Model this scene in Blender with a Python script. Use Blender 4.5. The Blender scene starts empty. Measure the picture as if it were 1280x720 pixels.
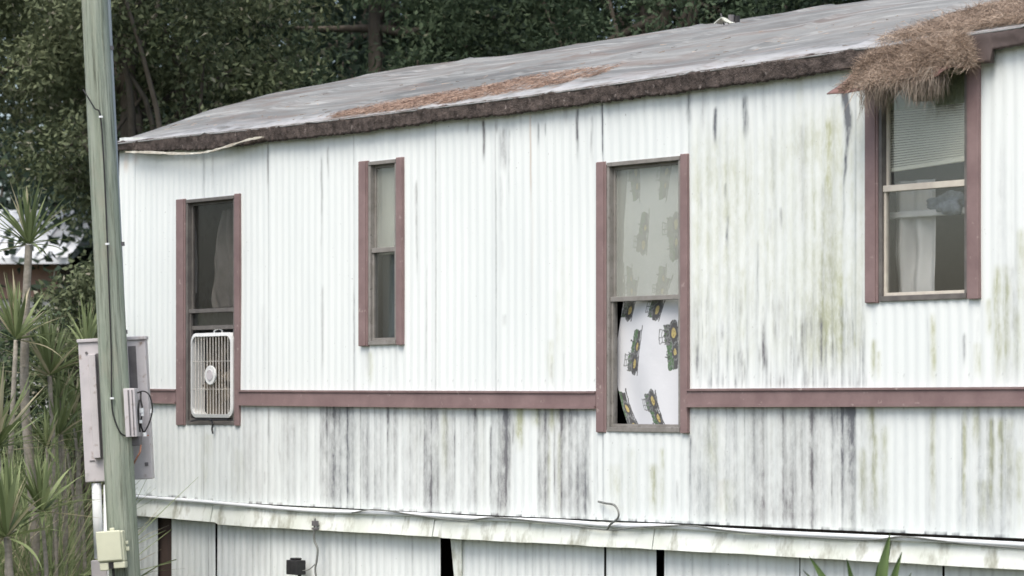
import bpy, math, random
import numpy as np
from mathutils import Vector, Matrix
R = math.radians
scene = bpy.context.scene
COL = scene.collection
rng = random.Random(4)
nr = np.random.RandomState(7)

# ------------------------------------------------------------------ survey
EYE = 1.5
F = 3700.0
HX, HY = 640.0, 500.0
YL, YR = 49774.0 / (150 + 2340), 49774.0 / (1280 + 2340)
P0 = np.array([(150 - HX) / F * YL, YL])
P1 = np.array([(1280 - HX) / F * YR, YR])
D = (P1 - P0) / np.linalg.norm(P1 - P0)
N = np.array([-D[1], D[0]])
ROT = math.atan2(D[1], D[0])


def L(px, py, y=0.0):
    """house coordinates (along wall, inward, up) of a sighted point on the plane at inward distance y"""
    xo, zo = (px - HX) / F, (HY - py) / F
    r = (y + N @ P0) / (N[0] * xo + N[1])
    P = np.array([xo * r, r]) - P0
    return float(D @ P), y, EYE + zo * r


def WX(px, py, Y):
    return ((px - HX) / F * Y, Y, EYE + (HY - py) / F * Y)


def house2world(p):
    q = P0 + D * p[0] + N * p[1]
    return Vector((q[0], q[1], p[2]))


def S(px, y=0.0):
    return L(px, 500, y)[0]


def poly(pts, y=0.0):
    a = np.array([L(px, py, y) for px, py in pts])
    xs, zs = a[:, 0], a[:, 2]

    def f(s):
        s = np.asarray(s, float)
        z = np.interp(s, xs, zs)
        sl = (zs[-1] - zs[-2]) / (xs[-1] - xs[-2])
        z = np.where(s > xs[-1], zs[-1] + (s - xs[-1]) * sl * .3, z)
        return z
    return f


# ------------------------------------------------------------------ noise
def hsh(i, j, seed):
    v = np.sin(i * 127.1 + j * 311.7 + seed * 74.7) * 43758.5453
    return v - np.floor(v)


def vn(x, y, seed=0):
    x, y = np.broadcast_arrays(np.asarray(x, float), np.asarray(y, float))
    xi, yi = np.floor(x), np.floor(y)
    u, v = x - xi, y - yi
    u, v = u * u * (3 - 2 * u), v * v * (3 - 2 * v)
    return ((hsh(xi, yi, seed) * (1 - u) + hsh(xi + 1, yi, seed) * u) * (1 - v)
            + (hsh(xi, yi + 1, seed) * (1 - u) + hsh(xi + 1, yi + 1, seed) * u) * v)


def sstep(a, b, x):
    if b < a: return 1 - sstep(b, a, x)
    t = np.clip((x - a) / (b - a + 1e-12), 0, 1)
    return t * t * (3 - 2 * t)


# ------------------------------------------------------------------ materials
def new_mat(name):
    m = bpy.data.materials.new(name)
    m.use_nodes = True
    nt = m.node_tree
    b = nt.nodes['Principled BSDF']
    return m, nt, b


def nd(nt, t, **kw):
    n = nt.nodes.new(t)
    for k, v in kw.items():
        setattr(n, k, v)
    return n


def mixc(nt, fac, a, b):
    n = nd(nt, 'ShaderNodeMix', data_type='RGBA')
    for sock, v in ((n.inputs[0], fac), (n.inputs[6], a), (n.inputs[7], b)):
        if isinstance(v, bpy.types.NodeSocket):
            nt.links.new(v, sock)
        elif isinstance(v, (int, float)):
            sock.default_value = v
        else:
            sock.default_value = (*v, 1)
    return n.outputs[2]


def noise(nt, scale=(1, 1, 1), s=5.0, detail=5, rough=.6, coord='Object', dist=0.0):
    tc = nd(nt, 'ShaderNodeTexCoord')
    mp = nd(nt, 'ShaderNodeMapping')
    mp.inputs['Scale'].default_value = scale
    nt.links.new(tc.outputs[coord], mp.inputs[0])
    n = nd(nt, 'ShaderNodeTexNoise')
    n.inputs['Scale'].default_value = s
    n.inputs['Detail'].default_value = detail
    n.inputs['Roughness'].default_value = rough
    n.inputs['Distortion'].default_value = dist
    nt.links.new(mp.outputs[0], n.inputs['Vector'])
    return n.outputs['Fac']


def ramp(nt, fac, a, b, lo=0.0, hi=1.0):
    n = nd(nt, 'ShaderNodeMapRange')
    n.inputs['From Min'].default_value = a
    n.inputs['From Max'].default_value = b
    n.inputs['To Min'].default_value = lo
    n.inputs['To Max'].default_value = hi
    nt.links.new(fac, n.inputs['Value'])
    return n.outputs['Result']


def bump(nt, b, h, strength=.3, dist=.01):
    n = nd(nt, 'ShaderNodeBump')
    n.inputs['Strength'].default_value = strength
    n.inputs['Distance'].default_value = dist
    nt.links.new(h, n.inputs['Height'])
    nt.links.new(n.outputs[0], b.inputs['Normal'])


def attr(nt, name):
    return nd(nt, 'ShaderNodeAttribute', attribute_name=name).outputs['Fac']


def mul(nt, a, b):
    n = nd(nt, 'ShaderNodeMath', operation='MULTIPLY')
    for i, v in enumerate((a, b)):
        if isinstance(v, bpy.types.NodeSocket):
            nt.links.new(v, n.inputs[i])
        else:
            n.inputs[i].default_value = v
    return n.outputs[0]


def worn(name, c1, c2, rough=.6, scale=(1, 1, 1), s=8, bstr=.2, bdist=.004, lo=.35, hi=.65, c3=None, s3=60, th3=(.6, .7), metal=0.0, spec=.3):
    m, nt, b = new_mat(name)
    n = noise(nt, scale, s, 6, .65)
    col = mixc(nt, ramp(nt, n, lo, hi), c1, c2)
    if c3:
        n3 = noise(nt, scale, s3, 4, .6)
        col = mixc(nt, ramp(nt, n3, *th3), col, c3)
    nt.links.new(col, b.inputs['Base Color'])
    b.inputs['Roughness'].default_value = rough
    b.inputs['Metallic'].default_value = metal
    b.inputs['Specular IOR Level'].default_value = spec
    nb = noise(nt, scale, s * 4, 6, .65)
    bump(nt, b, nb, bstr, bdist)
    return m


def siding_mat(name):
    m, nt, b = new_mat(name)
    big = noise(nt, (1, 1, .35), 1.6, 4, .6)
    base = mixc(nt, ramp(nt, big, .35, .7), (.755, .80, .79), (.69, .74, .735))
    fine = noise(nt, (60, 1, .8), 1.0, 3, .6)
    base = mixc(nt, ramp(nt, fine, .5, .8, 0, .22), base, (.60, .63, .65))
    a1 = attr(nt, 'algae')
    brk = noise(nt, (1, 1, .35), 40, 5, .7)
    bl2 = noise(nt, (1, 1, .6), 11, 5, .7)
    al = mul(nt, mul(nt, a1, ramp(nt, brk, .25, .6, .55, 1.25)), ramp(nt, bl2, .34, .6, .4, 1.35))
    col = mixc(nt, al, base, (.43, .455, .32))
    g1 = attr(nt, 'grime_shade')
    blo = noise(nt, (1, 1, .55), 8, 6, .7)
    gr = mul(nt, mul(nt, g1, ramp(nt, brk, .3, .65, .6, 1.2)), ramp(nt, blo, .32, .62, .45, 1.25))
    hue = noise(nt, (1, 1, .2), .9, 2)
    gcol = mixc(nt, ramp(nt, hue, .4, .6), (.145, .158, .175), (.18, .172, .175))
    col = mixc(nt, gr, col, gcol)
    ru = attr(nt, 'rust')
    col = mixc(nt, ru, col, (.42, .22, .09))
    # fly specks and pits
    sp = noise(nt, (1, 1, 1), 75, 2, .5)
    col = mixc(nt, ramp(nt, sp, .735, .77, 0, .6), col, (.2, .2, .2))
    nt.links.new(col, b.inputs['Base Color'])
    b.inputs['Roughness'].default_value = .55
    b.inputs['Specular IOR Level'].default_value = .3
    bb = noise(nt, (1, 1, .25), 6, 4, .6)
    bump(nt, b, bb, .25, .01)
    return m


M = {}
M['siding'] = siding_mat('white_painted_siding')
M['maroon'] = worn('maroon_trim_paint', (.185, .128, .126), (.245, .176, .172), .6, (1, 1, 1), 5, .15, .003, c3=(.36, .30, .28), s3=22, th3=(.64, .74))
M['fascia'] = worn('rusted_fascia_metal', (.035, .028, .025), (.13, .105, .095), .9, (1, 1, 1), 22, .9, .012, c3=(.30, .26, .24), s3=27, th3=(.64, .74))
M['fasciab'] = worn('brown_fascia_metal', (.085, .066, .062), (.12, .095, .09), .6, (1, 1, 1), 4, .2, .004)
M['taupe'] = worn('aluminium_window_frame', (.26, .25, .235), (.19, .18, .165), .5, (1, 1, 1), 12, .15, .002, c3=(.10, .09, .08), s3=40, th3=(.6, .75))
M['darkframe'] = worn('dark_window_frame', (.10, .095, .09), (.16, .15, .14), .55, (1, 1, 1), 12, .15, .002)
M['cream'] = worn('cream_sash_edge', (.60, .57, .49), (.5, .46, .4), .6, (1, 1, 1), 12, .1, .002)
M['flash'] = worn('white_metal_flashing', (.74, .78, .75), (.60, .64, .57), .55, (1, 1, .5), 3, .3, .008, c3=(.36, .37, .31), s3=11, th3=(.50, .68))
M['pvc'] = worn('white_plastic_pipe', (.72, .75, .77), (.62, .66, .68), .45, (1, 1, 1), 6, .05, .002)
M['dark'] = worn('dark_void_board', (.022, .018, .016), (.04, .032, .028), .95, (1, 1, 1), 6, .2, .004)
M['room'] = worn('interior_panelling', (.075, .068, .062), (.11, .10, .09), .85, (1, 1, 1), 3, .1, .004)
M['galv'] = worn('grey_cabinet_metal', (.53, .51, .525), (.45, .435, .45), .55, (1, 1, 1), 5, .12, .003, c3=(.24, .18, .15), s3=16, th3=(.60, .76), metal=.0)
M['galvd'] = worn('dark_grey_metal', (.16, .155, .16), (.11, .105, .11), .6, (1, 1, 1), 8, .1, .003)
M['conduit'] = worn('grey_conduit', (.30, .345, .36), (.24, .28, .30), .5, (1, 1, .3), 6, .05, .002)
M['beige'] = worn('beige_plastic_box', (.56, .58, .45), (.50, .52, .40), .5, (1, 1, 1), 5, .05, .002)
M['black'] = worn('black_rubber', (.018, .018, .02), (.035, .035, .035), .5, (1, 1, 1), 20, .1, .002)
M['greycable'] = worn('grey_cable', (.13, .14, .13), (.2, .21, .2), .6, (1, 1, 1), 20, .1, .002)
M['copper'] = worn('copper_wire', (.42, .22, .15), (.3, .14, .1), .4, (1, 1, 1), 20, .1, .002, metal=.3)
M['white'] = worn('white_plastic', (.72, .74, .73), (.62, .64, .63), .4, (1, 1, 1), 6, .05, .002)
M['grille'] = worn('dusty_grille', (.62, .61, .57), (.50, .48, .44), .6, (1, 1, 1), 30, .05, .002)
M['fanblade'] = worn('brown_fan_blade', (.10, .085, .065), (.15, .13, .10), .6, (1, 1, 1), 12, .05, .002)
M['blind'] = worn('ivory_blind_slat', (.86, .85, .72), (.80, .79, .66), .6, (1, 1, 1), 6, .05, .002)
M['valance'] = worn('green_valance_cloth', (.10, .115, .07), (.14, .155, .10), .9, (1, 1, 1), 6, .1, .004)
M['sheet'] = worn('grey_white_sheet', (.66, .66, .64), (.50, .50, .49), .9, (1, 1, .4), 4, .2, .01)
M['dimcloth'] = worn('dim_grey_cloth', (.13, .125, .115), (.24, .23, .215), .9, (1, 1, .6), 5, .2, .01)
M['bundle'] = worn('blue_grey_cloth', (.13, .16, .195), (.27, .305, .35), .9, (1, 1, 1), 22, .4, .01)
M['shade'] = worn('grey_green_shade', (.36, .38, .34), (.32, .34, .30), .9, (1, 1, 1), 3, .05, .004)
M['shade_dark'] = worn('slate_grey_shade', (.13, .15, .16), (.10, .12, .13), .9, (1, 1, 1), 3, .05, .004)
M['bark'] = worn('grey_brown_bark', (.13, .115, .095), (.08, .07, .055), .95, (1, 1, .25), 14, .7, .02)
M['palebark'] = worn('pale_stem_bark', (.30, .28, .245), (.20, .185, .155), .9, (1, 1, 2.5), 16, .5, .01)
M['nroof'] = worn('white_roof_sheet', (.72, .76, .80), (.62, .66, .70), .5, (1, 1, 1), 2, .1, .01)
M['nwall'] = worn('rose_brown_wall', (.30, .20, .165), (.25, .165, .14), .8, (1, 1, 1), 2, .1, .01)
M['nwall2'] = worn('pale_grey_wall', (.50, .52, .52), (.42, .44, .44), .8, (1, 1, 1), 2, .1, .01)


def roof_mat():
    m, nt, b = new_mat('weathered_aluminium_roof')
    n1 = noise(nt, (.55, 1.5, 1), 1.3, 6, .62, dist=.6)
    col = mixc(nt, ramp(nt, n1, .36, .64), (.125, .130, .124), (.235, .240, .228))
    n2 = noise(nt, (.36, 4.2, 1), 1.7, 8, .72, dist=1.2)
    col = mixc(nt, ramp(nt, n2, .50, .72, 0, .8), col, (.50, .51, .49))
    n3 = noise(nt, (.5, 2.6, 1), 2.2, 6, .7, dist=.9)
    br = noise(nt, (.25, .6, 1), .9, 2, .5)
    col = mixc(nt, mul(nt, ramp(nt, n3, .48, .66, 0, .85), ramp(nt, br, .4, .6, .35, 1)), col, (.16, .115, .09))
    e = attr(nt, 'edge')
    n4 = noise(nt, (1, 3, 1), 5, 5, .7)
    col = mixc(nt, mul(nt, e, ramp(nt, n4, .38, .56, .05, .9)), col, (.40, .41, .42))
    n5 = noise(nt, (1, 1.6, 1), 8, 5, .75)
    col = mixc(nt, ramp(nt, n5, .66, .71, 0, .85), col, (.07, .06, .055))
    nt.links.new(col, b.inputs['Base Color'])
    b.inputs['Roughness'].default_value = .62
    b.inputs['Specular IOR Level'].default_value = .3
    bump(nt, b, n2, .35, .015)
    return m


M['roof'] = roof_mat()


def pole_mat():
    m, nt, b = new_mat('green_treated_wood')
    n1 = noise(nt, (1, 1, .12), 14, 6, .6)
    col = mixc(nt, ramp(nt, n1, .3, .7), (.25, .30, .24), (.37, .41, .345))
    n2 = noise(nt, (1, 1, .03), 60, 5, .75)
    col = mixc(nt, ramp(nt, n2, .50, .68, 0, .8), col, (.06, .07, .05))
    n3 = noise(nt, (1, 1, .4), 5, 4, .6)
    col = mixc(nt, ramp(nt, n3, .55, .75, 0, .6), col, (.36, .33, .27))
    nt.links.new(col, b.inputs['Base Color'])
    b.inputs['Roughness'].default_value = .9
    b.inputs['Specular IOR Level'].default_value = .15
    bump(nt, b, n2, .9, .02)
    return m


M['pole'] = pole_mat()


def leaf_mat(name, dark, light, dry, rough=.55, dryp=.93, trans=.25):
    m, nt, b = new_mat(name)
    t = attr(nt, 'tint')
    col = mixc(nt, t, dark, light)
    d = attr(nt, 'dry')
    col = mixc(nt, ramp(nt, d, dryp, dryp + .02), col, dry)
    nt.links.new(col, b.inputs['Base Color'])
    b.inputs['Roughness'].default_value = rough
    b.inputs['Specular IOR Level'].default_value = .18
    tr = nd(nt, 'ShaderNodeBsdfTranslucent')
    nt.links.new(col, tr.inputs['Color'])
    mx = nd(nt, 'ShaderNodeMixShader')
    mx.inputs[0].default_value = trans
    nt.links.new(b.outputs[0], mx.inputs[1])
    nt.links.new(tr.outputs[0], mx.inputs[2])
    nt.links.new(mx.outputs[0], nt.nodes['Material Output'].inputs[0])
    return m


M['leafA'] = leaf_mat('dark_oak_leaves', (.042, .066, .038), (.10, .142, .082), (.19, .19, .13), .7, .975)
M['leafB'] = leaf_mat('blue_green_leaves', (.020, .034, .024), (.054, .082, .056), (.10, .11, .07), .7, .985)
M['leafC'] = leaf_mat('olive_leaves', (.074, .098, .050), (.185, .215, .125), (.33, .32, .25), .7, .955)
M['blade'] = leaf_mat('strap_leaves', (.13, .17, .075), (.30, .36, .185), (.42, .39, .27), .6, .84)
M['bladeF'] = leaf_mat('fresh_strap_leaves', (.09, .15, .05), (.15, .22, .09), (.33, .29, .17), .5, .99)
M['needle'] = leaf_mat('dry_pine_needles', (.25, .19, .145), (.50, .405, .325), (.16, .125, .10), .9, .88, .1)
M['needleO'] = leaf_mat('fallen_pine_needles', (.30, .205, .155), (.44, .33, .265), (.20, .145, .12), .9, .9, .1)
M['needleG'] = leaf_mat('hanging_grey_needles', (.20, .17, .135), (.36, .31, .26), (.14, .11, .09), .9, .9, .1)


def glass_mat(name, haze, hazecol, gloss=.14, tint=(.9, .93, .92), rough=.03):
    m, nt, b = new_mat(name)
    nt.nodes.remove(b)
    tr = nd(nt, 'ShaderNodeBsdfTransparent')
    tr.inputs[0].default_value = (*tint, 1)
    gl = nd(nt, 'ShaderNodeBsdfGlossy')
    gl.inputs['Roughness'].default_value = rough
    df = nd(nt, 'ShaderNodeBsdfDiffuse')
    df.inputs[0].default_value = (*hazecol, 1)
    fr = nd(nt, 'ShaderNodeFresnel')
    fr.inputs[0].default_value = 1.5
    n = noise(nt, (1, 1, .5), 5, 4, .6)
    m1 = nd(nt, 'ShaderNodeMixShader')
    nt.links.new(ramp(nt, n, .3, .7, haze * .8, min(1, haze * 1.2)), m1.inputs[0])
    nt.links.new(tr.outputs[0], m1.inputs[1])
    nt.links.new(df.outputs[0], m1.inputs[2])
    m2 = nd(nt, 'ShaderNodeMixShader')
    nt.links.new(mul(nt, fr.outputs[0], gloss / .08), m2.inputs[0])
    nt.links.new(m1.outputs[0], m2.inputs[1])
    nt.links.new(gl.outputs[0], m2.inputs[2])
    nt.links.new(m2.outputs[0], nt.nodes['Material Output'].inputs[0])
    return m


M['screen'] = glass_mat('dusty_insect_screen', .06, (.10, .10, .095), .012, (.88, .88, .88), .12)
M['glassH'] = glass_mat('hazy_old_glass', .27, (.62, .65, .59), .02, (.95, .96, .95))
M['glassL'] = glass_mat('clear_old_glass', .02, (.3, .31, .3), .022, (.96, .97, .97))
M['glassM'] = glass_mat('dusty_old_glass', .05, (.24, .26, .25), .022, (.95, .96, .96))


# ------------------------------------------------------------------ objects
def tag(o, label=None, cat=None, group=None, kind=None):
    if label: o['label'] = label
    if cat: o['category'] = cat
    if group: o['group'] = group
    if kind: o['kind'] = kind
    return o


def np_mesh(name, v, f, mat, parent=None, smooth=False, vattr=None, fattr=None):
    v = np.asarray(v, np.float32)
    me = bpy.data.meshes.new(name)
    if isinstance(f, np.ndarray):
        k = f.shape[1]
        me.vertices.add(len(v)); me.vertices.foreach_set('co', v.ravel())
        me.loops.add(f.size); me.loops.foreach_set('vertex_index', f.ravel().astype(np.int32))
        me.polygons.add(len(f))
        me.polygons.foreach_set('loop_start', (np.arange(len(f)) * k).astype(np.int32))
        me.polygons.foreach_set('loop_total', np.full(len(f), k, np.int32))
        me.update(calc_edges=True)
    else:
        me.from_pydata([tuple(map(float, p)) for p in v], [], f)
    if smooth:
        me.polygons.foreach_set('use_smooth', np.ones(len(me.polygons), bool))
    for dom, at in (('POINT', vattr), ('FACE', fattr)):
        for k2, a in (at or {}).items():
            if a.ndim == 2:
                at_ = me.attributes.new(k2, 'FLOAT_COLOR', dom)
                at_.data.foreach_set('color', np.c_[a, np.ones(len(a))].astype(np.float32).ravel())
            else:
                at_ = me.attributes.new(k2, 'FLOAT', dom)
                at_.data.foreach_set('value', a.astype(np.float32))
    me.materials.append(mat)
    o = bpy.data.objects.new(name, me)
    COL.objects.link(o)
    if parent: o.parent = parent
    return o


class MB:
    """collects shapes that become one mesh"""
    def __init__(s, org=(0, 0, 0)):
        s.v, s.f, s.o = [], [], np.array(org, float)

    def add(s, vs, fs):
        b = len(s.v)
        s.v += [tuple(np.array(p, float) - s.o) for p in vs]
        s.f += [tuple(b + i for i in f) for f in fs]
        return s

    def box(s, x0, x1, y0, y1, z0, z1):
        return s.hexa([(x0, y0, z0), (x1, y0, z0), (x1, y1, z0), (x0, y1, z0), (x0, y0, z1), (x1, y0, z1), (x1, y1, z1), (x0, y1, z1)])

    def hexa(s, p):
        return s.add(p, [(0, 3, 2, 1), (4, 5, 6, 7), (0, 1, 5, 4), (1, 2, 6, 5), (2, 3, 7, 6), (3, 0, 4, 7)])

    def tube(s, pts, r, n=8, cap=True):
        pts = [np.array(p, float) for p in pts]
        rs = r if isinstance(r, (list, tuple, np.ndarray)) else [r] * len(pts)
        vs, fs = [], []
        up = None
        for i, p in enumerate(pts):
            t = pts[min(i + 1, len(pts) - 1)] - pts[max(i - 1, 0)]
            t = t / (np.linalg.norm(t) + 1e-9)
            if up is None:
                a = np.array([0, 0, 1.]) if abs(t[2]) < .9 else np.array([1., 0, 0])
                up = np.cross(t, a)
            up = up - t * (up @ t)
            up /= np.linalg.norm(up) + 1e-9
            w = np.cross(t, up)
            for k in range(n):
                a = 2 * math.pi * k / n
                vs.append(p + rs[i] * (math.cos(a) * up + math.sin(a) * w))
        for i in range(len(pts) - 1):
            for k in range(n):
                a, b = i * n + k, i * n + (k + 1) % n
                fs.append((a, b, b + n, a + n))
        if cap:
            fs.append(tuple(range(n - 1, -1, -1)))
            fs.append(tuple((len(pts) - 1) * n + k for k in range(n)))
        return s.add(vs, fs)

    def disc(s, c, rx, rz, y0, y1, n=28):
        vs = []
        for y in (y0, y1):
            for k in range(n):
                a = 2 * math.pi * k / n
                vs.append((c[0] + rx * math.cos(a), y, c[1] + rz * math.sin(a)))
        fs = [(k, (k + 1) % n, n + (k + 1) % n, n + k) for k in range(n)]
        fs += [tuple(range(n - 1, -1, -1)), tuple(range(n, 2 * n))]
        return s.add(vs, fs)

    def build(s, name, mat, parent=None, bevel=0, smooth=False):
        o = np_mesh(name, np.array(s.v), [tuple(f) for f in s.f], mat, parent, smooth)
        if bevel:
            m = o.modifiers.new('bevel', 'BEVEL'); m.width = bevel; m.segments = 2; m.limit_method = 'ANGLE'
        return o


def thing(name, label, cat, loc, rz=0.0, group=None, tilt=None):
    o = bpy.data.objects.new(name, None); COL.objects.link(o)
    o.empty_display_size = .1
    o.location = loc; o.rotation_euler = (0, 0, rz) if tilt is None else tilt
    return tag(o, label, cat, group)


def hthing(name, label, cat, org, group=None):
    return thing(name, label, cat, house2world(org), ROT, group)


def at_house(o, org=(0, 0, 0)):
    o.location = house2world(org); o.rotation_euler = (0, 0, ROT)
    return o


def smoothpts(pts, n=8):
    """Catmull-Rom through the points"""
    P = [np.array(p, float) for p in pts]
    P = [2 * P[0] - P[1]] + P + [2 * P[-1] - P[-2]]
    out = []
    for i in range(1, len(P) - 2):
        for k in range(n):
            t = k / n
            out.append(.5 * ((2 * P[i]) + (-P[i - 1] + P[i + 1]) * t + (2 * P[i - 1] - 5 * P[i] + 4 * P[i + 1] - P[i + 2]) * t * t
                             + (-P[i - 1] + 3 * P[i] - 3 * P[i + 1] + P[i + 2]) * t ** 3))
    out.append(P[-2])
    return out


# ------------------------------------------------------------------ ground
m, nt, b = new_mat('grass_and_dirt')
g1 = noise(nt, (1, 1, 1), .7, 6, .6)
g2 = noise(nt, (1, 1, 1), 14, 6, .7)
c = mixc(nt, ramp(nt, g1, .4, .6), (.05, .07, .03), (.13, .105, .07))
c = mixc(nt, ramp(nt, g2, .4, .65), c, (.035, .05, .02))
nt.links.new(c, b.inputs['Base Color']); b.inputs['Roughness'].default_value = .95
bump(nt, b, g2, .6, .05)
gx = np.linspace(-1, 1, 90); gx = np.sign(gx) * np.abs(gx) ** 2.6 * 450
GX, GY = np.meshgrid(gx, gx + 20, indexing='ij')
GZ = (vn(GX * .35, GY * .35, 3) - .5) * .06
GZ = GZ * np.exp(-((GX ** 2 + (GY - 20) ** 2) / 2500))
n_ = len(gx)
idx = np.arange(n_ * n_).reshape(n_, n_)
q = np.stack([idx[:-1, :-1], idx[1:, :-1], idx[1:, 1:], idx[:-1, 1:]], -1).reshape(-1, 4)
tag(np_mesh('ground', np.c_[GX.ravel(), GY.ravel(), GZ.ravel()], q, m, smooth=True), kind='structure')

# ------------------------------------------------------------------ the mobile home
SE = 13.2                                    # length of the home along the wall
DEP = 4.25                                   # depth of the home
zbot = poly([(150, 616), (173, 618), (310, 629), (600, 643.5), (920, 657), (1280, 673)])
zb_lo = poly([(150, 503), (190, 504), (310, 507), (580, 510), (740, 511), (860, 509), (1280, 508)])
zb_hi = poly([(150, 485.5), (190, 486), (300, 487.5), (740, 489), (860, 486), (1280, 483.5)])
zf_lo = poly([(150, 188), (200, 189), (250, 187), (300, 181), (336, 177), (460, 164), (560, 150), (640, 141.5), (755, 127.5), (1053, 88), (1240, 61), (1280, 55)], -.04)
zf_hi = poly([(150, 179), (240, 169), (325, 161), (460, 145), (660, 120.5), (1064, 63), (1205, 44), (1280, 33)], -.06)
zridge = poly([(470, 90), (495, 86), (570, 77), (660, 64), (910, 28), (1071, 1), (1280, -34)], 2.1)

home = thing('mobile_home', 'long white mobile home with corrugated metal siding, maroon trim and mildew streaks', 'mobile home', house2world((0, 0, 0)), ROT)

# window openings: px of left trim, right trim, top and bottom rows
WIN = [dict(l=(220, 231), r=(291, 299), top=247, bot=531),
       dict(l=(448, 459), r=(493, 502), top=200.5, bot=431),
       dict(l=(745, 757), r=(848, 859), top=199, bot=540),
       dict(l=(1081, 1097), r=(1206, 1223), top=84, bot=375)]
for w in WIN:
    xm = .5 * (w['l'][0] + w['r'][1])
    w['s'] = (S(w['l'][0], -.02), S(w['l'][1], -.02), S(w['r'][0], -.02), S(w['r'][1], -.02))
    w['zt'] = L(xm, w['top'], -.02)[2]
    w['zb'] = L(xm, w['bot'], -.02)[2]

PITCH = .07


def corr(s, k=1.0):
    p = (s / PITCH) % 1.0
    d = .5 + .5 * np.cos(2 * math.pi * p)
    return -.0042 * k * d ** .8


def wav(s, z, seed=0):
    return (vn(s * .8, z * .9, seed) - .5) * .014 + (vn(s * 2.7, z * 1.3, seed + 1) - .5) * .006


seams = [S(x) for x in (170, 257, 336, 442, 545, 620, 755, 862)]
seams += [S(862) + 1.22 * k for k in range(1, 6)]


def streaks(Sg, Zg, items):
    """list of (px, y0, y1, width px, strength, wobble) laid on the wall where the weather left them"""
    out = np.zeros_like(Sg)
    for it in items:
        px, y0, y1, w, st = it[:5]
        wob = it[5] if len(it) > 5 else .004
        s0 = S(px); zt = L(px, y0)[2]; zb = L(px, y1)[2]
        ws = w * (S(px + 1) - s0) * .6
        c_ = s0 + (vn(Zg * 9 + px, 0, 5) - .5) * wob * 2
        prof = np.exp(-((Sg - c_) / ws) ** 2)
        h = zt - zb
        fade = sstep(zb - .02 - h * .1, zb + h * .45, Zg) * (1 - sstep(zt - h * .08, zt + .015, Zg))
        brk = .55 + .75 * vn(Sg * 120, Zg * 14, px)
        out = np.maximum(out, st * prof * fade * np.clip(brk, 0, 1.2))
    return out


def env(Sg, pts):
    xs = np.array([S(p[0]) for p in pts]); vs = np.array([p[1] for p in pts], float)
    e = np.interp(Sg, xs, vs)
    far = .45 * vn(Sg * .9, 0, 31)
    return np.where(Sg > xs[-1], far, e)


def wall_grid(z0f, z1f, s0, s1, nz, gf, name, parent=home, holes=True, wseed=0, yoff=0.0, label=None, ragged=False):
    s = np.arange(s0, s1 + 1e-6, PITCH / 8)
    v = np.linspace(0, 1, nz)
    Sg, V = np.meshgrid(s, v, indexing='ij')
    zb_, zt_ = z0f(Sg), z1f(Sg)
    Zg = zb_ + (zt_ - zb_) * V
    Yg = yoff + corr(Sg, 1.0 if holes else 1.2) + wav(Sg, Zg, wseed)
    lap = np.zeros_like(Sg)
    for sm in seams:
        Yg -= .004 * sstep(sm - .004, sm + .004, Sg) * (1 - sstep(sm + .03, sm + .12, Sg))
        lap = np.maximum(lap, np.exp(-((Sg - sm) / .0075) ** 2))
    grime_shade, algae, rust = gf(Sg, Zg, V)
    gro = np.exp(-(((Sg / PITCH) % 1.0 - .5) / .16) ** 2)
    grime_shade = grime_shade * (.82 + .5 * gro); algae = algae * (1.25 + .4 * gro)
    row = np.exp(-((V - .045) * (Zg.max() - Zg.min()) / .006) ** 2) + np.exp(-((V - .955) * (Zg.max() - Zg.min()) / .006) ** 2)
    grime_shade = np.maximum(grime_shade, row * (np.abs((Sg / .21) % 1 - .5) < .025) * .5)
    grime_shade = np.maximum(grime_shade, lap * (.22 + .5 * vn(Sg * 3, Zg * 2.0, 8) ** 2))
    ns, nv = len(s), len(v)
    ix = np.arange(ns * nv).reshape(ns, nv)
    q = np.stack([ix[:-1, :-1], ix[1:, :-1], ix[1:, 1:], ix[:-1, 1:]], -1).reshape(-1, 4)
    if holes:
        cs = .5 * (Sg[:-1, :-1] + Sg[1:, 1:]).ravel(); cz = .5 * (Zg[:-1, :-1] + Zg[1:, 1:]).ravel()
        keep = np.ones(len(q), bool)
        for w in WIN:
            keep &= ~((cs > w['s'][0] + .03) & (cs < w['s'][3] - .03) & (cz > w['zb'] + .012) & (cz < w['zt'] - .012))
        q = q[keep]
    o = np_mesh(name, np.c_[Sg.ravel(), Yg.ravel(), Zg.ravel()], q, M['siding'], parent, True,
                vattr=dict(grime_shade=np.clip(grime_shade, 0, 2.2).ravel(), algae=np.clip(algae, 0, 1.3).ravel(), rust=np.clip(rust, 0, 1).ravel()))
    if label: o['label'] = label
    return o


def rib_rand(Sg, seed):
    return hsh(np.floor(Sg / PITCH + .5), 0, seed)


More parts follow.
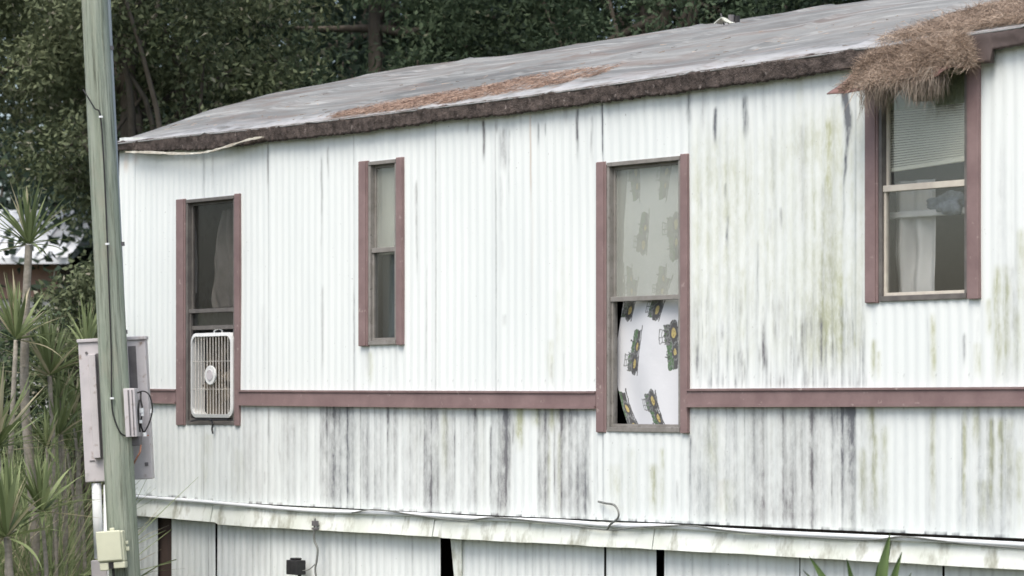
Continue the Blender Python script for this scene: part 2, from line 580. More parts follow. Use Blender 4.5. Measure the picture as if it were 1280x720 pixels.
def gf_upper(Sg, Zg, V):
    g = streaks(Sg, Zg, [
        (256, 192, 245, 3, .5), (267, 195, 240, 2, .25), (336, 178, 240, 2.2, .75), (410, 184, 222, 2, .6, .01), (402, 195, 318, 2.4, .5),
        (403, 355, 474, 3, .5), (442, 365, 492, 2.2, .5), (330, 380, 480, 6, .12), (520, 225, 345, 2.2, .55), (533, 330, 492, 2, .4),
        (605, 150, 200, 3.2, 1.1, .008), (621, 150, 165, 3, .7), (629, 160, 215, 7, .7), (637, 160, 248, 2, .5), (627, 215, 320, 3, .25), (674, 155, 182, 2.4, .75),
        (683, 155, 168, 2, .55), (708, 128, 155, 4, .55), (722, 135, 198, 3.2, 1.0, .02), (740, 145, 205, 2.4, .55, .01), (755, 127, 198, 2.2, 1.8), (585, 155, 165, 3, .4),
        (864, 110, 160, 6, 1.0, .01), (880, 110, 170, 5, .35), (895, 135, 178, 3.4, 1.3, .01), (934, 120, 172, 7, .9, .01), (955, 100, 150, 6, .22),
        (966, 170, 260, 5, .22), (962, 260, 300, 3, .3), (907, 230, 250, 2, .6), (878, 240, 262, 2, .5), (976, 260, 285, 2.5, .6), (909, 270, 310, 3, .6),
        (1003, 150, 300, 10, .26), (1029, 220, 480, 6, .2), (1036, 230, 470, 9, .24), (1058, 110, 180, 6.5, 2.2, .014), (1056, 150, 235, 3, 1.6, .02),
        (1055, 200, 300, 2, .45), (1053, 380, 470, 6, .5, .02), (1040, 430, 482, 4, .4), (1002, 400, 460, 3, .6), (988, 420, 470, 3, .55), (947, 300, 420, 2.4, .5),
        (953, 380, 480, 5, .3), (924, 440, 480, 3.4, .6), (930, 450, 478, 3, .4), (895, 455, 470, 8, .3), (882, 450, 478, 5, .35), (870, 360, 460, 4, .25),
        (1205, 418, 456, 3, .7), (1222, 400, 440, 3, .2), (1160, 395, 480, 2.2, .2), (1272, 425, 440, 2, .6), (1265, 330, 460, 8, .2), (458, 436, 470, 5, .25), (493, 436, 480, 3, .2),
        (630, 395, 405, 3, .35), (690, 455, 480, 2.4, .3), (705, 440, 485, 2.2, .25), (628, 300, 345, 3, .2),
    ])
    px_hi = sstep(S(855), S(875), Sg) * (1 - sstep(S(1075), S(1092), Sg))
    fine = vn(Sg * 75, Zg * 1.1, 12) ** 2
    fine2 = vn(Sg * 22, Zg * .8, 13)
    lowband = sstep(.0, .03, V) * (1 - sstep(.08, .42, V))
    g = np.maximum(g, px_hi * (.22 * fine * fine2 + .8 * lowband * vn(Sg * 85, Zg * 7, 14) ** 3 * 1.2))
    right = sstep(S(1223), S(1240), Sg)
    g = np.maximum(g, right * .30 * fine * sstep(.0, .05, V) * (1 - sstep(.5, .8, V)))
    topd = sstep(.80, 1.0, V) * vn(Sg * 60, Zg * 3, 15) ** 3
    mid = sstep(S(560), S(600), Sg)
    g = np.maximum(g, topd * .32 * mid)
    left = 1 - sstep(S(325), S(345), Sg)
    g = np.maximum(g, left * sstep(.9, 1.0, V) * .4 * vn(Sg * 14, Zg * 5, 17))
    g = g + .035 * vn(Sg * 50, Zg * .5, 18) * rib_rand(Sg, 3)
    al = np.zeros_like(Sg)
    al += px_hi * np.interp(Sg, [S(870), S(990), S(1015), S(1048), S(1060), S(1090)], [.17, .24, .46, .52, .26, .2]) * (.35 + .65 * vn(Sg * 4, Zg * 1.6, 20)) * (.45 + .55 * vn(Sg * 40, Zg * 1.2, 21)) * sstep(.03, .15, V) * (1 - sstep(.72, .9, V)) * 1.6
    al = np.maximum(al, streaks(Sg, Zg, [
        (1035, 140, 300, 9, .62), (1030, 250, 460, 8, .45), (1018, 200, 480, 7, .35), (935, 180, 330, 14, .25), (960, 280, 400, 8, .3), (925, 330, 480, 20, .22),
        (1010, 380, 480, 12, .3), (1166, 392, 482, 5, .6), (1093, 425, 470, 6, .5), (1069, 415, 440, 5, .5), (1098, 440, 475, 4, .35),
        (1247, 330, 480, 8, .6), (1258, 330, 478, 8, .5), (1236, 375, 420, 6, .45), (1276, 285, 400, 8, .4), (1272, 380, 478, 10, .3), (1222, 430, 470, 8, .35),
        (688, 425, 480, 8, .22), (697, 360, 470, 6, .12), (462, 440, 480, 5, .35), (705, 300, 480, 14, .07), (1000, 90, 140, 8, .15)]))
    al = np.maximum(al, left * sstep(.86, 1.0, V) * .45 * vn(Sg * 8, Zg * 5, 22))
    ru = streaks(Sg, Zg, [(664, 140, 265, 2.2, .4, .002), (666, 250, 400, 4, .07), (158, 192, 215, 5, .3), (170, 190, 205, 6, .25)])
    return g, al, ru


def gf_lower(Sg, Zg, V):
    e = env(Sg, [(150, .06), (200, .08), (225, .2), (240, .1), (290, .20), (320, .22), (350, .22), (380, .35), (402, .38), (404, .72), (430, .8), (440, .55), (452, .78), (468, .5), (480, .4), (486, .72),
                 (500, .68), (530, .78), (545, .75), (552, .42), (568, .4), (575, .25), (590, .35), (594, .8), (606, .8), (609, .35), (622, .35), (626, .9), (637, .9), (640, .12),
                 (671, .1), (674, .82), (686, .82), (690, .3), (697, .4), (702, .75), (710, .4), (716, .7), (724, .85), (737, .9), (741, .08), (800, .12), (858, .14), (863, .65), (880, .6), (900, .45), (930, .7), (960, .8), (985, .8), (1000, .7), (1012, .85), (1022, .8), (1026, .5),
                 (1040, .75), (1055, .75), (1068, .9), (1072, .35), (1090, .45), (1108, .3), (1116, .06), (1155, .06), (1163, .35), (1170, .12), (1195, .1), (1202, .4), (1215, .45), (1235, .55), (1250, .4), (1262, .5), (1280, .3)])
    r1 = rib_rand(Sg, 4)
    fine = vn(Sg * 90, Zg * 1.6, 41)
    med = vn(Sg * 26, Zg * 1.2, 42)
    patch = vn(Sg * 3.2, Zg * 2.2, 43)
    k = np.clip(.26 + .5 * r1 + .6 * (med - .5) + .36 * (fine - .5), 0, 1)
    g = np.clip(e * 1.25, 0, 1.1) * (.72 * k + .26 * sstep(.25, .75, vn(Sg * 7, Zg * 1.4, 47))) * (.85 + .6 * (patch - .3))
    g *= (.55 + .45 * sstep(.0, .12, V)) * (1.0 + .35 * sstep(.75, 1.0, V))
    # black dribbles just under the belt
    g = np.maximum(g, (.25 + e) * sstep(.93, 1.0, V) * vn(Sg * 90, Zg * 20, 44) ** 2 * .95)
    groove = np.exp(-(((Sg / PITCH) % 1.0 - .5) / .09) ** 2)
    g = np.maximum(g, groove * e * .75 * (vn(Sg * 15, Zg * .9, 45) > .45) * vn(Sg * 15, Zg * 2, 46))
    g = np.maximum(g, streaks(Sg, Zg, [
        (412, 508, 530, 6, .8), (568, 515, 640, 2, .85), (613, 530, 640, 2.6, .9), (694, 530, 630, 2.6, .95), (705, 508, 560, 2.4, .85), (736, 530, 645, 2.6, .95), (679, 512, 560, 9, .7),
        (596, 515, 560, 5, .7), (640, 515, 560, 4, .55), (404, 510, 640, 2, .7), (484, 510, 640, 2, .7), (864, 540, 655, 2.6, .85), (876, 560, 650, 3, .5), (847, 600, 650, 2.5, .45), (748, 545, 640, 1.8, .35),
        (1012, 510, 655, 4, .75), (1040, 510, 655, 2.5, .6), (1067, 560, 655, 6, .75), (1166, 515, 640, 2.5, .5), (1204, 510, 660, 2.4, .75), (1241, 515, 650, 3, .5), (1257, 560, 640, 2.6, .5),
        (287, 545, 572, 2.4, .35), (285, 600, 625, 2, .35), (338, 510, 560, 4, .55), (332, 590, 605, 3, .4), (350, 510, 600, 2, .35), (368, 510, 560, 2, .4), (300, 540, 630, 3, .2), (779, 590, 645, 2.4, .25)]))
    g = np.maximum(g, (vn(Sg * 22, 0, 61) > .52) * sstep(.035, .0, V) * .85)  # dark dashes painted on the bottom edge as shaded gaps above the conduit
    g = g + .04 * fine
    al = streaks(Sg, Zg, [
        (650, 508, 560, 9, .75), (672, 508, 532, 10, .7), (690, 508, 540, 8, .5), (556, 510, 600, 9, .28), (700, 508, 525, 10, .55), (687, 540, 640, 3, .35), (700, 540, 645, 4, .3), (545, 540, 640, 10, .12),
        (818, 580, 645, 10, .42), (828, 560, 640, 6, .32), (770, 580, 640, 12, .2), (890, 520, 600, 14, .3), (908, 600, 650, 20, .2), (790, 560, 640, 10, .15),
        (1090, 508, 560, 8, .5), (1094, 540, 650, 7, .5), (1080, 560, 650, 8, .35), (1106, 530, 640, 6, .4), (1166, 510, 640, 5, .5), (1206, 510, 665, 4, .62), (1221, 508, 560, 8, .45),
        (1240, 520, 650, 6, .75), (1252, 520, 640, 6, .55), (1262, 520, 650, 8, .3), (1230, 600, 660, 14, .3), (1274, 560, 660, 8, .35), (260, 540, 625, 12, .14), (300, 560, 625, 14, .10)])
    al = al + e * .12 * vn(Sg * 6, Zg * 2, 50)
    ru = streaks(Sg, Zg, [(900, 600, 640, 8, .06)])
    return g, al, ru


wall_grid(lambda s: zb_hi(s) - .02, lambda s: zf_lo(s) + .09, .0, SE, 150, gf_upper, 'upper_siding', label='white corrugated siding above the belt, green mildew at the right')
wall_grid(zbot, lambda s: zb_lo(s) + .02, .0, SE, 70, gf_lower, 'lower_siding', wseed=3, label='corrugated siding below the belt, heavily streaked grey and green')

# belt trims between the windows
bx = [(S(150), WIN[0]['s'][0] - .002), (WIN[0]['s'][3] + .002, WIN[2]['s'][0] - .002), (WIN[2]['s'][3] + .002, SE)]
for a, b_ in bx:
    mb = MB()
    ss = np.linspace(a, b_, max(3, int((b_ - a) / .15)))
    for i in range(len(ss) - 1):
        for (y0, y1, fa, fb) in ((-.022, .002, 0, 1), (-.034, -.0225, .0, .16), (-.030, -.0225, .88, 1.0)):
            p = []
            for zz in (fa, fb):
                for (s_, y_) in ((ss[i], y0), (ss[i + 1], y0), (ss[i + 1], y1), (ss[i], y1)):
                    lo, hi = float(zb_lo(s_)), float(zb_hi(s_))
                    p.append((s_, y_, lo + (hi - lo) * zz))
            mb.hexa(p)
    mb.build('belt_trim', M['maroon'], home)

# other walls, floor and ceiling, gable ends
zB, zE = .86, float(zf_lo(0)) - .02


def plainwall(name, pts, mat=M['siding']):
    mb = MB(); mb.hexa(pts); return mb.build(name, mat, home)


zlE, zrE = float(zf_lo(0)), float(zf_lo(SE))
# end wall left: pentagon prism
for nm, s0, s1 in (('end_wall', .001, .05), ('end_wall', SE - .05, SE - .001)):
    ze = float(zf_lo(s0)); zr = float(zridge(s0)) - .06; zb0 = float(zbot(s0))
    vs = []
    for s_ in (s0, s1):
        vs += [(s_, .012, zb0), (s_, DEP, zb0), (s_, DEP, ze + .05), (s_, 2.1, zr), (s_, .012, ze + .05)]
    MB().add(vs, [(0, 1, 2, 3, 4), (9, 8, 7, 6, 5)] + [(i, (i + 5), 5 + (i + 1) % 5, (i + 1) % 5) for i in range(5)]).build(nm, M['flash'], home)
MB().hexa([(.05, DEP - .05, .86), (SE - .05, DEP - .05, .8), (SE - .05, DEP, .8), (.05, DEP, .86), (.05, DEP - .05, zlE), (SE - .05, DEP - .05, zrE), (SE - .05, DEP, zrE), (.05, DEP, zlE)]).build('back_wall', M['flash'], home)
MB().hexa([(.05, .03, .80), (SE - .05, .03, .74), (SE - .05, DEP - .05, .74), (.05, DEP - .05, .80), (.05, .03, .92), (SE - .05, .03, .86), (SE - .05, DEP - .05, .86), (.05, DEP - .05, .92)]).build('floor', M['dark'], home)
MB().hexa([(.05, .03, zlE - .02), (SE - .05, .03, zrE - .02), (SE - .05, DEP - .05, zrE - .02), (.05, DEP - .05, zlE - .02), (.05, .03, zlE + .02), (SE - .05, .03, zrE + .02), (SE - .05, DEP - .05, zrE + .02), (.05, DEP - .05, zlE + .02)]).build('ceiling', M['room'], home)
# inner lining with the window openings
mb = MB()
edges = [.06]
for w in WIN: edges += [w['s'][0] + .03, w['s'][3] - .03]
edges.append(SE - .06)
def lin(a, b_, z0):
    ta, tb = float(zf_lo(a)) - .02, float(zf_lo(b_)) - .02
    mb.hexa([(a, .06, z0), (b_, .06, z0), (b_, .08, z0), (a, .08, z0), (a, .06, ta), (b_, .06, tb), (b_, .08, tb), (a, .08, ta)])


for i in range(0, len(edges), 2):
    for a, b_ in zip(np.linspace(edges[i], edges[i + 1], 6)[:-1], np.linspace(edges[i], edges[i + 1], 6)[1:]): lin(a, b_, .9)
for w in WIN:
    a, b_ = w['s'][0] + .03, w['s'][3] - .03
    lin(a, b_, w['zt'] - .01)
    mb.box(a, b_, .06, .08, .9, w['zb'] + .01)
mb.build('inner_wall', M['room'], home)
mb = MB()
for sx in (2.0, 3.4, 6.1): mb.box(sx, sx + .06, .085, DEP - .06, .92, zlE - .03)
mb.build('partition', M['room'], home)

# ---- roof
s_ = np.concatenate([[-.06], np.arange(0, SE + .01, .05), [SE + .06]])
u = np.linspace(-1, 1, 61)
SG, U = np.meshgrid(s_, u, indexing='ij')
A = 1 - np.abs(U)                                     # 0 eave, 1 ridge
e0 = zf_hi(np.clip(SG, 0, None)); r0 = zridge(np.clip(SG, 0, None))
Yg = np.where(U < 0, -.072 + A * 2.172, DEP + .06 - A * (DEP + .06 - 2.1))
Zg = e0 + (r0 - e0) * (A + .075 * np.sin(math.pi * A))
Zg += (vn(SG * 1.1, Yg * 2.2, 60) - .5) * .035 * np.minimum(1, A * 6) + (vn(SG * 4, Yg * 4, 61) - .5) * .012 * np.minimum(1, A * 6)
for k in range(1, 12):
    Zg += .012 * np.exp(-((SG - k * 1.16) / .03) ** 2)
edge = np.exp(-(A / .085) ** 2)
edge = np.where(U < 0, edge, 0)
ns, nv = SG.shape
ix = np.arange(ns * nv).reshape(ns, nv)
q = np.stack([ix[:-1, :-1], ix[1:, :-1], ix[1:, 1:], ix[:-1, 1:]], -1).reshape(-1, 4)
ro = np_mesh('roof', np.c_[SG.ravel(), Yg.ravel(), Zg.ravel()], q, M['roof'], home, True, vattr=dict(edge=edge.ravel()))
md = ro.modifiers.new('solid', 'SOLIDIFY'); md.thickness = .008; md.offset = -1


def roofz(s, y):
    A_ = np.clip((y + .075) / 2.175, 0, 1)
    e_, r_ = zf_hi(s), zridge(s)
    return e_ + (r_ - e_) * (A_ + .075 * np.sin(math.pi * A_))


# ---- fascia: left run and right run either side of the torn gap
def fascia(s0, s1, seed, mat, name, rag, low=None):
    ss = np.arange(s0, s1, .012)
    nz = 9
    SGx, Vv = np.meshgrid(ss, np.linspace(0, 1, nz), indexing='ij')
    lo = (low(SGx) if low else zf_lo(SGx)) - rag * .45 * (vn(SGx * 55, 0, seed) - .4) - rag * .25 * (vn(SGx * 5, 0, seed + 9) ** 3)
    hi = zf_hi(SGx) + .004
    Z = lo + (hi - lo) * Vv
    Y = -.058 - .012 * Vv - (vn(SGx * 9, Z * 30, seed + 2) - .5) * .006 - (vn(SGx * 60, Z * 60, seed + 3) - .5) * .004
    n1_, n2_ = SGx.shape
    i_ = np.arange(n1_ * n2_).reshape(n1_, n2_)
    qq = np.stack([i_[:-1, :-1], i_[1:, :-1], i_[1:, 1:], i_[:-1, 1:]], -1).reshape(-1, 4)
    o = np_mesh(name, np.c_[SGx.ravel(), Y.ravel(), Z.ravel()], qq, mat, home, True)
    md = o.modifiers.new('solid', 'SOLIDIFY'); md.thickness = .03; md.offset = 1 if False else -1
    return o


S_T0, S_T1 = S(1085, -.06), S(1204, -.06)
fo = fascia(-.05, S_T0, 70, M['fascia'], 'fascia', .032)
fo['label'] = 'long rusted brown fascia left of the pine needles'
fl = poly([(1190, 79), (1204, 79.5), (1238, 78.5), (1239.5, 62), (1280, 55)], -.06)
fo = fascia(S_T1, SE, 80, M['fasciab'], 'fascia', .006, fl)
fo['label'] = 'smooth dark brown fascia right of the pine needles'
# rough wooden board seen where the fascia is torn away
mb = MB(); mb.hexa([(S_T0 - .02, -.03, float(zf_lo(S_T0)) + .0), (S_T1 + .02, -.03, float(zf_lo(S_T1)) + .0), (S_T1 + .02, .0, float(zf_lo(S_T1))), (S_T0 - .02, .0, float(zf_lo(S_T0))),
                    (S_T0 - .02, -.03, float(zf_hi(S_T0)) - .03), (S_T1 + .02, -.03, float(zf_hi(S_T1)) - .03), (S_T1 + .02, .0, float(zf_hi(S_T1)) - .03), (S_T0 - .02, .0, float(zf_hi(S_T0)) - .03)])
mb.build('eave_board', M['dark'], home)

# torn flap of fascia metal bent outward like a small awning
top = [L(1092, 71, -.07), L(1125, 66, -.07), L(1160, 59, -.07), L(1204, 52, -.07)]
mid = [L(1062, 97, -.16), L(1105, 92, -.16), L(1150, 80, -.15), L(1206, 68, -.12)]
bot = [L(1033, 119, -.27), L(1080, 112.5, -.26), L(1135, 103, -.22), L(1172, 93, -.17), L(1188, 82, -.13), L(1216, 85.5, -.09)]
flap_v = []
U_ = np.linspace(0, 1, 36)


def pinterp(pts, t):
    P = np.array(pts); x = np.linspace(0, 1, len(P))
    return np.array([np.interp(t, x, P[:, i]) for i in range(3)])


rows = []
for v_ in np.linspace(0, 1, 12):
    row = []
    for t in U_:
        a, b_, c_ = pinterp(top, t), pinterp(mid, t), pinterp(bot, t)
        p = (1 - v_) ** 2 * a + 2 * v_ * (1 - v_) * b_ + v_ * v_ * c_
        p = p + np.array([0, 0, 1]) * (vn(t * 9, v_ * 3, 90) - .5) * .02
        row.append(p)
    rows.append(row)
V3 = np.array(rows).reshape(-1, 3)
ii = np.arange(12 * 36).reshape(12, 36)
q = np.stack([ii[:-1, :-1], ii[1:, :-1], ii[1:, 1:], ii[:-1, 1:]], -1).reshape(-1, 4)
M['flapm'] = worn('rose_brown_metal', (.27, .16, .14), (.20, .12, .105), .6, (1, 1, 1), 5, .2, .004)
fp = np_mesh('fascia_flap', V3, q, M['flapm'], home, True)
fp['label'] = 'torn fascia sheet bent outward under the pine needles'
fp.modifiers.new('solid', 'SOLIDIFY').thickness = .005

# loose white drip strip sagging under the eave at the far left
pts = [L(158, 190, -.075), L(190, 190.5, -.085), L(225, 192, -.09), L(256, 190.5, -.09), L(285, 183, -.09), L(310, 175, -.09), L(328, 171.5, -.09)]
sp = smoothpts(pts, 6)
mb = MB()
for i in range(len(sp) - 1):
    a, b_ = sp[i], sp[i + 1]
    w0 = .004 + .007 * vn(i * .9, 0, 3); w1 = .004 + .007 * vn((i + 1) * .9, 0, 3)
    mb.hexa([(a[0], a[1] - .012, a[2] - w0), (b_[0], b_[1] - .012, b_[2] - w1), (b_[0], b_[1] + .012, b_[2] - w1 + .004), (a[0], a[1] + .012, a[2] - w0 + .004),
             (a[0], a[1] - .006, a[2] + w0), (b_[0], b_[1] - .006, b_[2] + w1), (b_[0], b_[1] + .014, b_[2] + w1), (a[0], a[1] + .014, a[2] + w0)])
M['oldstrip'] = worn('dirty_pale_strip', (.55, .55, .48), (.26, .23, .18), .7, (1, 1, 1), 9, .4, .006)
o = mb.build('drip_strip', M['oldstrip'], home)
o['label'] = 'loose pale drip strip sagging from the left end of the eave'


# ------------------------------------------------------------------ windows
def window(w, zr0, zr1, label, frame_mat, edge_mat, upper, lower, low_rail=None):
    s0, s1, s2, s3 = w['s']; zt, zb = w['zt'], w['zb']
    fw = .022
    f = MB()
    f.box(s1, s2, -.014, .05, zt - fw, zt); f.box(s1, s2, -.014, .05, zb, zb + fw + .004)
    f.box(s1 - .004, s1 + fw * .8, -.010, .05, zb + fw + .0045, zt - fw - .0005); f.box(s2 - fw * .6, s2 + .004, -.010, .05, zb + fw + .0045, zt - fw - .0005)
    win = f.build('window', frame_mat, home, bevel=.002)
    win['label'] = label
    for a, b_, t, mm in ((s0, s1 - .0045, .016, 0), (s2 + .007, s3, .016, 1)):
        k = MB(); k.box(a, b_, -t, .012, zb - .006 + .004 * mm, zt + .008)
        k.box(a + .012 if mm else a, b_ if mm else b_ - .012, -t - .006, -t - .0005, zb - .004, zt + .006)
        k.build('side_trim', M['maroon'], win, bevel=.003)
    r = MB(); r.box(s1 + fw * .8 + .0005, s2 - fw * .6 - .0005, -.002, .038, zr0, zr1)
    r.build('sash_rail', edge_mat, win, bevel=.002)
    a, b_ = s1 + fw * .8, s2 - fw * .6
    # sash edges
    e = MB()
    for (za, zc, yy) in ((zr1 + .0005, zt - fw - .001, .030), (zb + fw + .005, zr0 - .0005, .014)):
        e.box(a, a + .014, yy - .008, yy + .010, za, zc); e.box(b_ - .012, b_, yy - .008, yy + .010, za, zc)
    e.box(a + .0145, b_ - .0125, .022, .040, zt - fw - .018, zt - fw - .001)
    e.box(a + .0145, b_ - .0125, .006, .024, zb + fw + .005, zb + fw + .02)
    e.build('sash_frame', edge_mat, win, bevel=.001)
    if upper: MB().box(a + .005, b_ - .005, .031, .034, zr1 - .002, zt - fw - .003).build('upper_pane', upper, win)
    if lower: MB().box(a + .005, b_ - .005, .015, .018, zb + fw + .007, zr0 + .002).build('lower_pane', lower, win)
    return win


def zpx(i, py):
    w = WIN[i]; return L(.5 * (w['l'][0] + w['r'][1]), py, .02)[2]


w1 = window(WIN[0], zpx(0, 391), zpx(0, 386), 'tall window with dark screen above a box fan', M['darkframe'], M['darkframe'], M['screen'], None)
w2 = window(WIN[1], zpx(1, 316), zpx(1, 310), 'small narrow window with grey shade', M['taupe'], M['taupe'], M['glassH'], M['glassM'])
w3 = window(WIN[2], zpx(2, 376), zpx(2, 370), 'tall window with a tractor print sheet inside', M['taupe'], M['taupe'], M['glassH'], None)
w4 = window(WIN[3], zpx(3, 237), zpx(3, 229), 'window under the pine needles with mini blind', M['darkframe'], M['cream'], M['glassM'], M['glassL'])
# extra lower rail of the raised sash over the fan
s0, s1, s2, s3 = WIN[0]['s']
MB().box(s1 + .022, s2 - .016, .016, .04, zpx(0, 412), zpx(0, 407)).build('raised_sash_rail', M['darkframe'], w1, bevel=.002)
MB().box(s1 + .022, s2 - .016, .026, .03, zpx(0, 407) + .001, zpx(0, 391) - .001).build('raised_pane', M['glassM'], w1)
M['header'] = worn('greenish_header_panel', (.34, .38, .25), (.26, .30, .19), .8, (1, 1, 1), 5, .1, .004)

# ------------------------------------------------------------------ box fan
fx0, fx1 = S(238.5, -.02), S(291.0, -.02)
fz0, fz1 = L(265, 522, -.02)[2], L(265, 416, -.02)[2]
fan = hthing('box_fan', 'white box fan with vertical grille standing in the tall window beside the pole', 'fan', ((fx0 + fx1) / 2, 0, fz0))
org = ((fx0 + fx1) / 2, 0, fz0)
fcx, fcz = (fx0 + fx1) / 2, (fz0 + fz1) / 2
hw, hh = (fx1 - fx0) / 2, (fz1 - fz0) / 2


def rrect(hw_, hh_, r, n=6):
    out = []
    for cx, cz, a0 in ((hw_ - r, hh_ - r, 0), (-hw_ + r, hh_ - r, 90), (-hw_ + r, -hh_ + r, 180), (hw_ - r, -hh_ + r, 270)):
        for k in range(n + 1):
            a = R(a0 + 90 * k / n); out.append((cx + r * math.cos(a), cz + r * math.sin(a)))
    return out


outer, inner = rrect(hw, hh, .06), rrect(hw - .022, hh - .022, .045)
mb = MB(org); n = len(outer)
vs = []
for ring, y in ((outer, .0), (inner, -.006), (inner, .09), (outer, .10), (outer, .0)):
    vs += [(fcx + a, y - .02, fcz + b_) for a, b_ in ring]
fs = []
for r_ in range(4):
    for k in range(n):
        fs.append((r_ * n + k, r_ * n + (k + 1) % n, (r_ + 1) * n + (k + 1) % n, (r_ + 1) * n + k))
mb.add(vs, fs).build('casing', M['white'], fan, smooth=False)
mb = MB(org)
for k in range(1, 13):
    x = fcx - hw + .022 + (2 * hw - .044) * k / 13
    mb.tube([(x, -.018, fz0 + .02), (x, -.020, fz1 - .02)], .0031, 5)
mb.tube([(fx0 + .02, -.014, fcz + .09), (fx1 - .02, -.014, fcz + .09)], .002, 5)
mb.tube([(fx0 + .02, -.014, fcz - .09), (fx1 - .02, -.014, fcz - .09)], .002, 5)
mb.build('grille', M['grille'], fan)
hub = MB(org).disc((fcx, fcz), .062, .062, -.034, -.020).build('hub_badge', M['white'], fan, bevel=.003)
MB(org).disc((fcx, fcz), .036, .036, -.038, -.0345).build('hub_cap', M['galv'], hub, bevel=.002)
mb = MB(org)
for k in range(5):
    a0 = 2 * math.pi * k / 5
    vs, fs = [], []
    for i in range(7):
        rr = .03 + .17 * i / 6
        for j, dy in ((-1, .03), (1, .055)):
            a = a0 + j * (.30 + .12 * i / 6) + .12 * i / 6
            vs.append((fcx + rr * math.cos(a), dy, fcz + rr * math.sin(a)))
    for i in range(6): fs.append((2 * i, 2 * i + 1, 2 * i + 3, 2 * i + 2))
    mb.add(vs, fs)
mb.build('fan_blade', M['fanblade'], fan)
MB(org).tube(smoothpts([(fcx - .045, .03, fz1 - .004), (fcx - .04, .03, fz1 + .016), (fcx, .03, fz1 + .026), (fcx + .045, .03, fz1 + .018), (fcx + .05, .03, fz1 - .004)], 4), .006, 6).build('carry_handle', M['white'], fan)
MB(org).box(fx0 + .03, fx1 - .01, .082, .088, fz0 + .015, fz1 - .015).build('rear_panel', M['fanblade'], fan)
mb = MB(org)
mb.tube(smoothpts([L(262, 523, -.03), L(266, 530, -.035), L(265, 536, -.03), L(266, 542, -.03)], 5), .006, 6)
mb.tube(smoothpts([L(238, 527, -.03), L(252, 524, -.034), L(266, 525, -.034), L(285, 524, -.03)], 5), .004, 6)
mb.build('cord', M['black'], fan)

# ------------------------------------------------------------------ sheets, blinds and goods inside
def cloth(name, label, cat, s0, s1, z0, z1, y, mat, folds=4, amp=.01, left=None, seed=0, nz=60, ns=80, colf=None):
    org = ((s0 + s1) / 2, y, z1)
    u_, v_ = np.meshgrid(np.linspace(0, 1, ns), np.linspace(0, 1, nz), indexing='ij')
    Z = z0 + (z1 - z0) * v_
    lf = left(Z) if left else s0
    X = lf + (s1 - lf) * u_
    Y = y + amp * np.sin(u_ * folds * 6.28 + 2 * vn(v_ * 3, 0, seed)) * (.5 + .5 * vn(v_ * 4, u_ * 3, seed + 1)) + (vn(u_ * 3, v_ * 4, seed + 2) - .5) * amp * 1.5
    i_ = np.arange(ns * nz).reshape(ns, nz)
    qq = np.stack([i_[:-1, :-1], i_[1:, :-1], i_[1:, 1:], i_[:-1, 1:]], -1).reshape(-1, 4)
    va = dict(print=colf(X, Z).reshape(-1, 3)) if colf else None
    o = np_mesh(name, np.c_[X.ravel() - org[0], Y.ravel() - org[1], Z.ravel() - org[2]], qq, mat, None, True, vattr=va)
    at_house(o, org); tag(o, label, cat)
    md = o.modifiers.new('solid', 'SOLIDIFY'); md.thickness = .0015
    return o


# tractor print, drawn sideways as on the sheet; a = along ground line (metres), b = height above the ground line
GRN, YEL, BLK, GRY = (.085, .16, .07), (.44, .36, .14), (.06, .06, .06), (.17, .18, .18)


def tractor(col, a, b, seed, k=1.0):
    """a,b grids in units where the tractor is 1 long; paints col"""
    n1 = vn(a * 30, b * 30, seed)
    wob = (vn(a * 12, b * 12, seed + 3) - .5) * .05
    a = a + wob; b = b + wob

    def put(mask, c):
        col[mask] = c
    put((b > -.03) & (b < .03) & (abs(a - .5) < .56), BLK)
    n2 = vn(a * 55, b * 40, seed + 7)
    body = (a > .40) & (a < 1.0 - .2 * np.abs(b - .4)) & (b > .2) & (b < .66 - .22 * (a - .40) + .08 * (n1 - .5))
    put(body, GRN)
    put(body & (n2 > .55), (.045, .09, .045))
    put(body & (n1 > .66), GRY)
    put((a > .40) & (a < .95) & (b > .06) & (b <= .26), BLK)
    cab = (a > .04) & (a < .46) & (b > .2) & (b < .74 + .1 * (n1 - .5))
    put(cab, BLK)
    put(cab & (n2 > .5), GRY)
    put(cab & (n1 > .72), GRN)
    for q_ in (.16, .30, .42):
        put((abs(a - q_) < .012) & (b > .5) & (b < .98), GRY)
    put((a > .14) & (a < .44) & (abs(b - .96) < .02), GRY)
    put((a > .16) & (a < .42) & (abs(b - .84) < .015), GRY)
    for ca, cb, rr in ((.20, .25, .26), (.60, .20, .19)):
        d_ = np.hypot(a - ca, (b - cb) * 1.0)
        put((d_ < rr), BLK)
        put((d_ < rr) & (d_ > rr * .75) & (n1 > .5), GRY)
        put((d_ < rr * .42), YEL)
        put((d_ < rr * .42) & (n2 > .66), (.22, .17, .06))
    put((a > .70) & (a < .73) & (b > .48) & (b < .72), BLK)


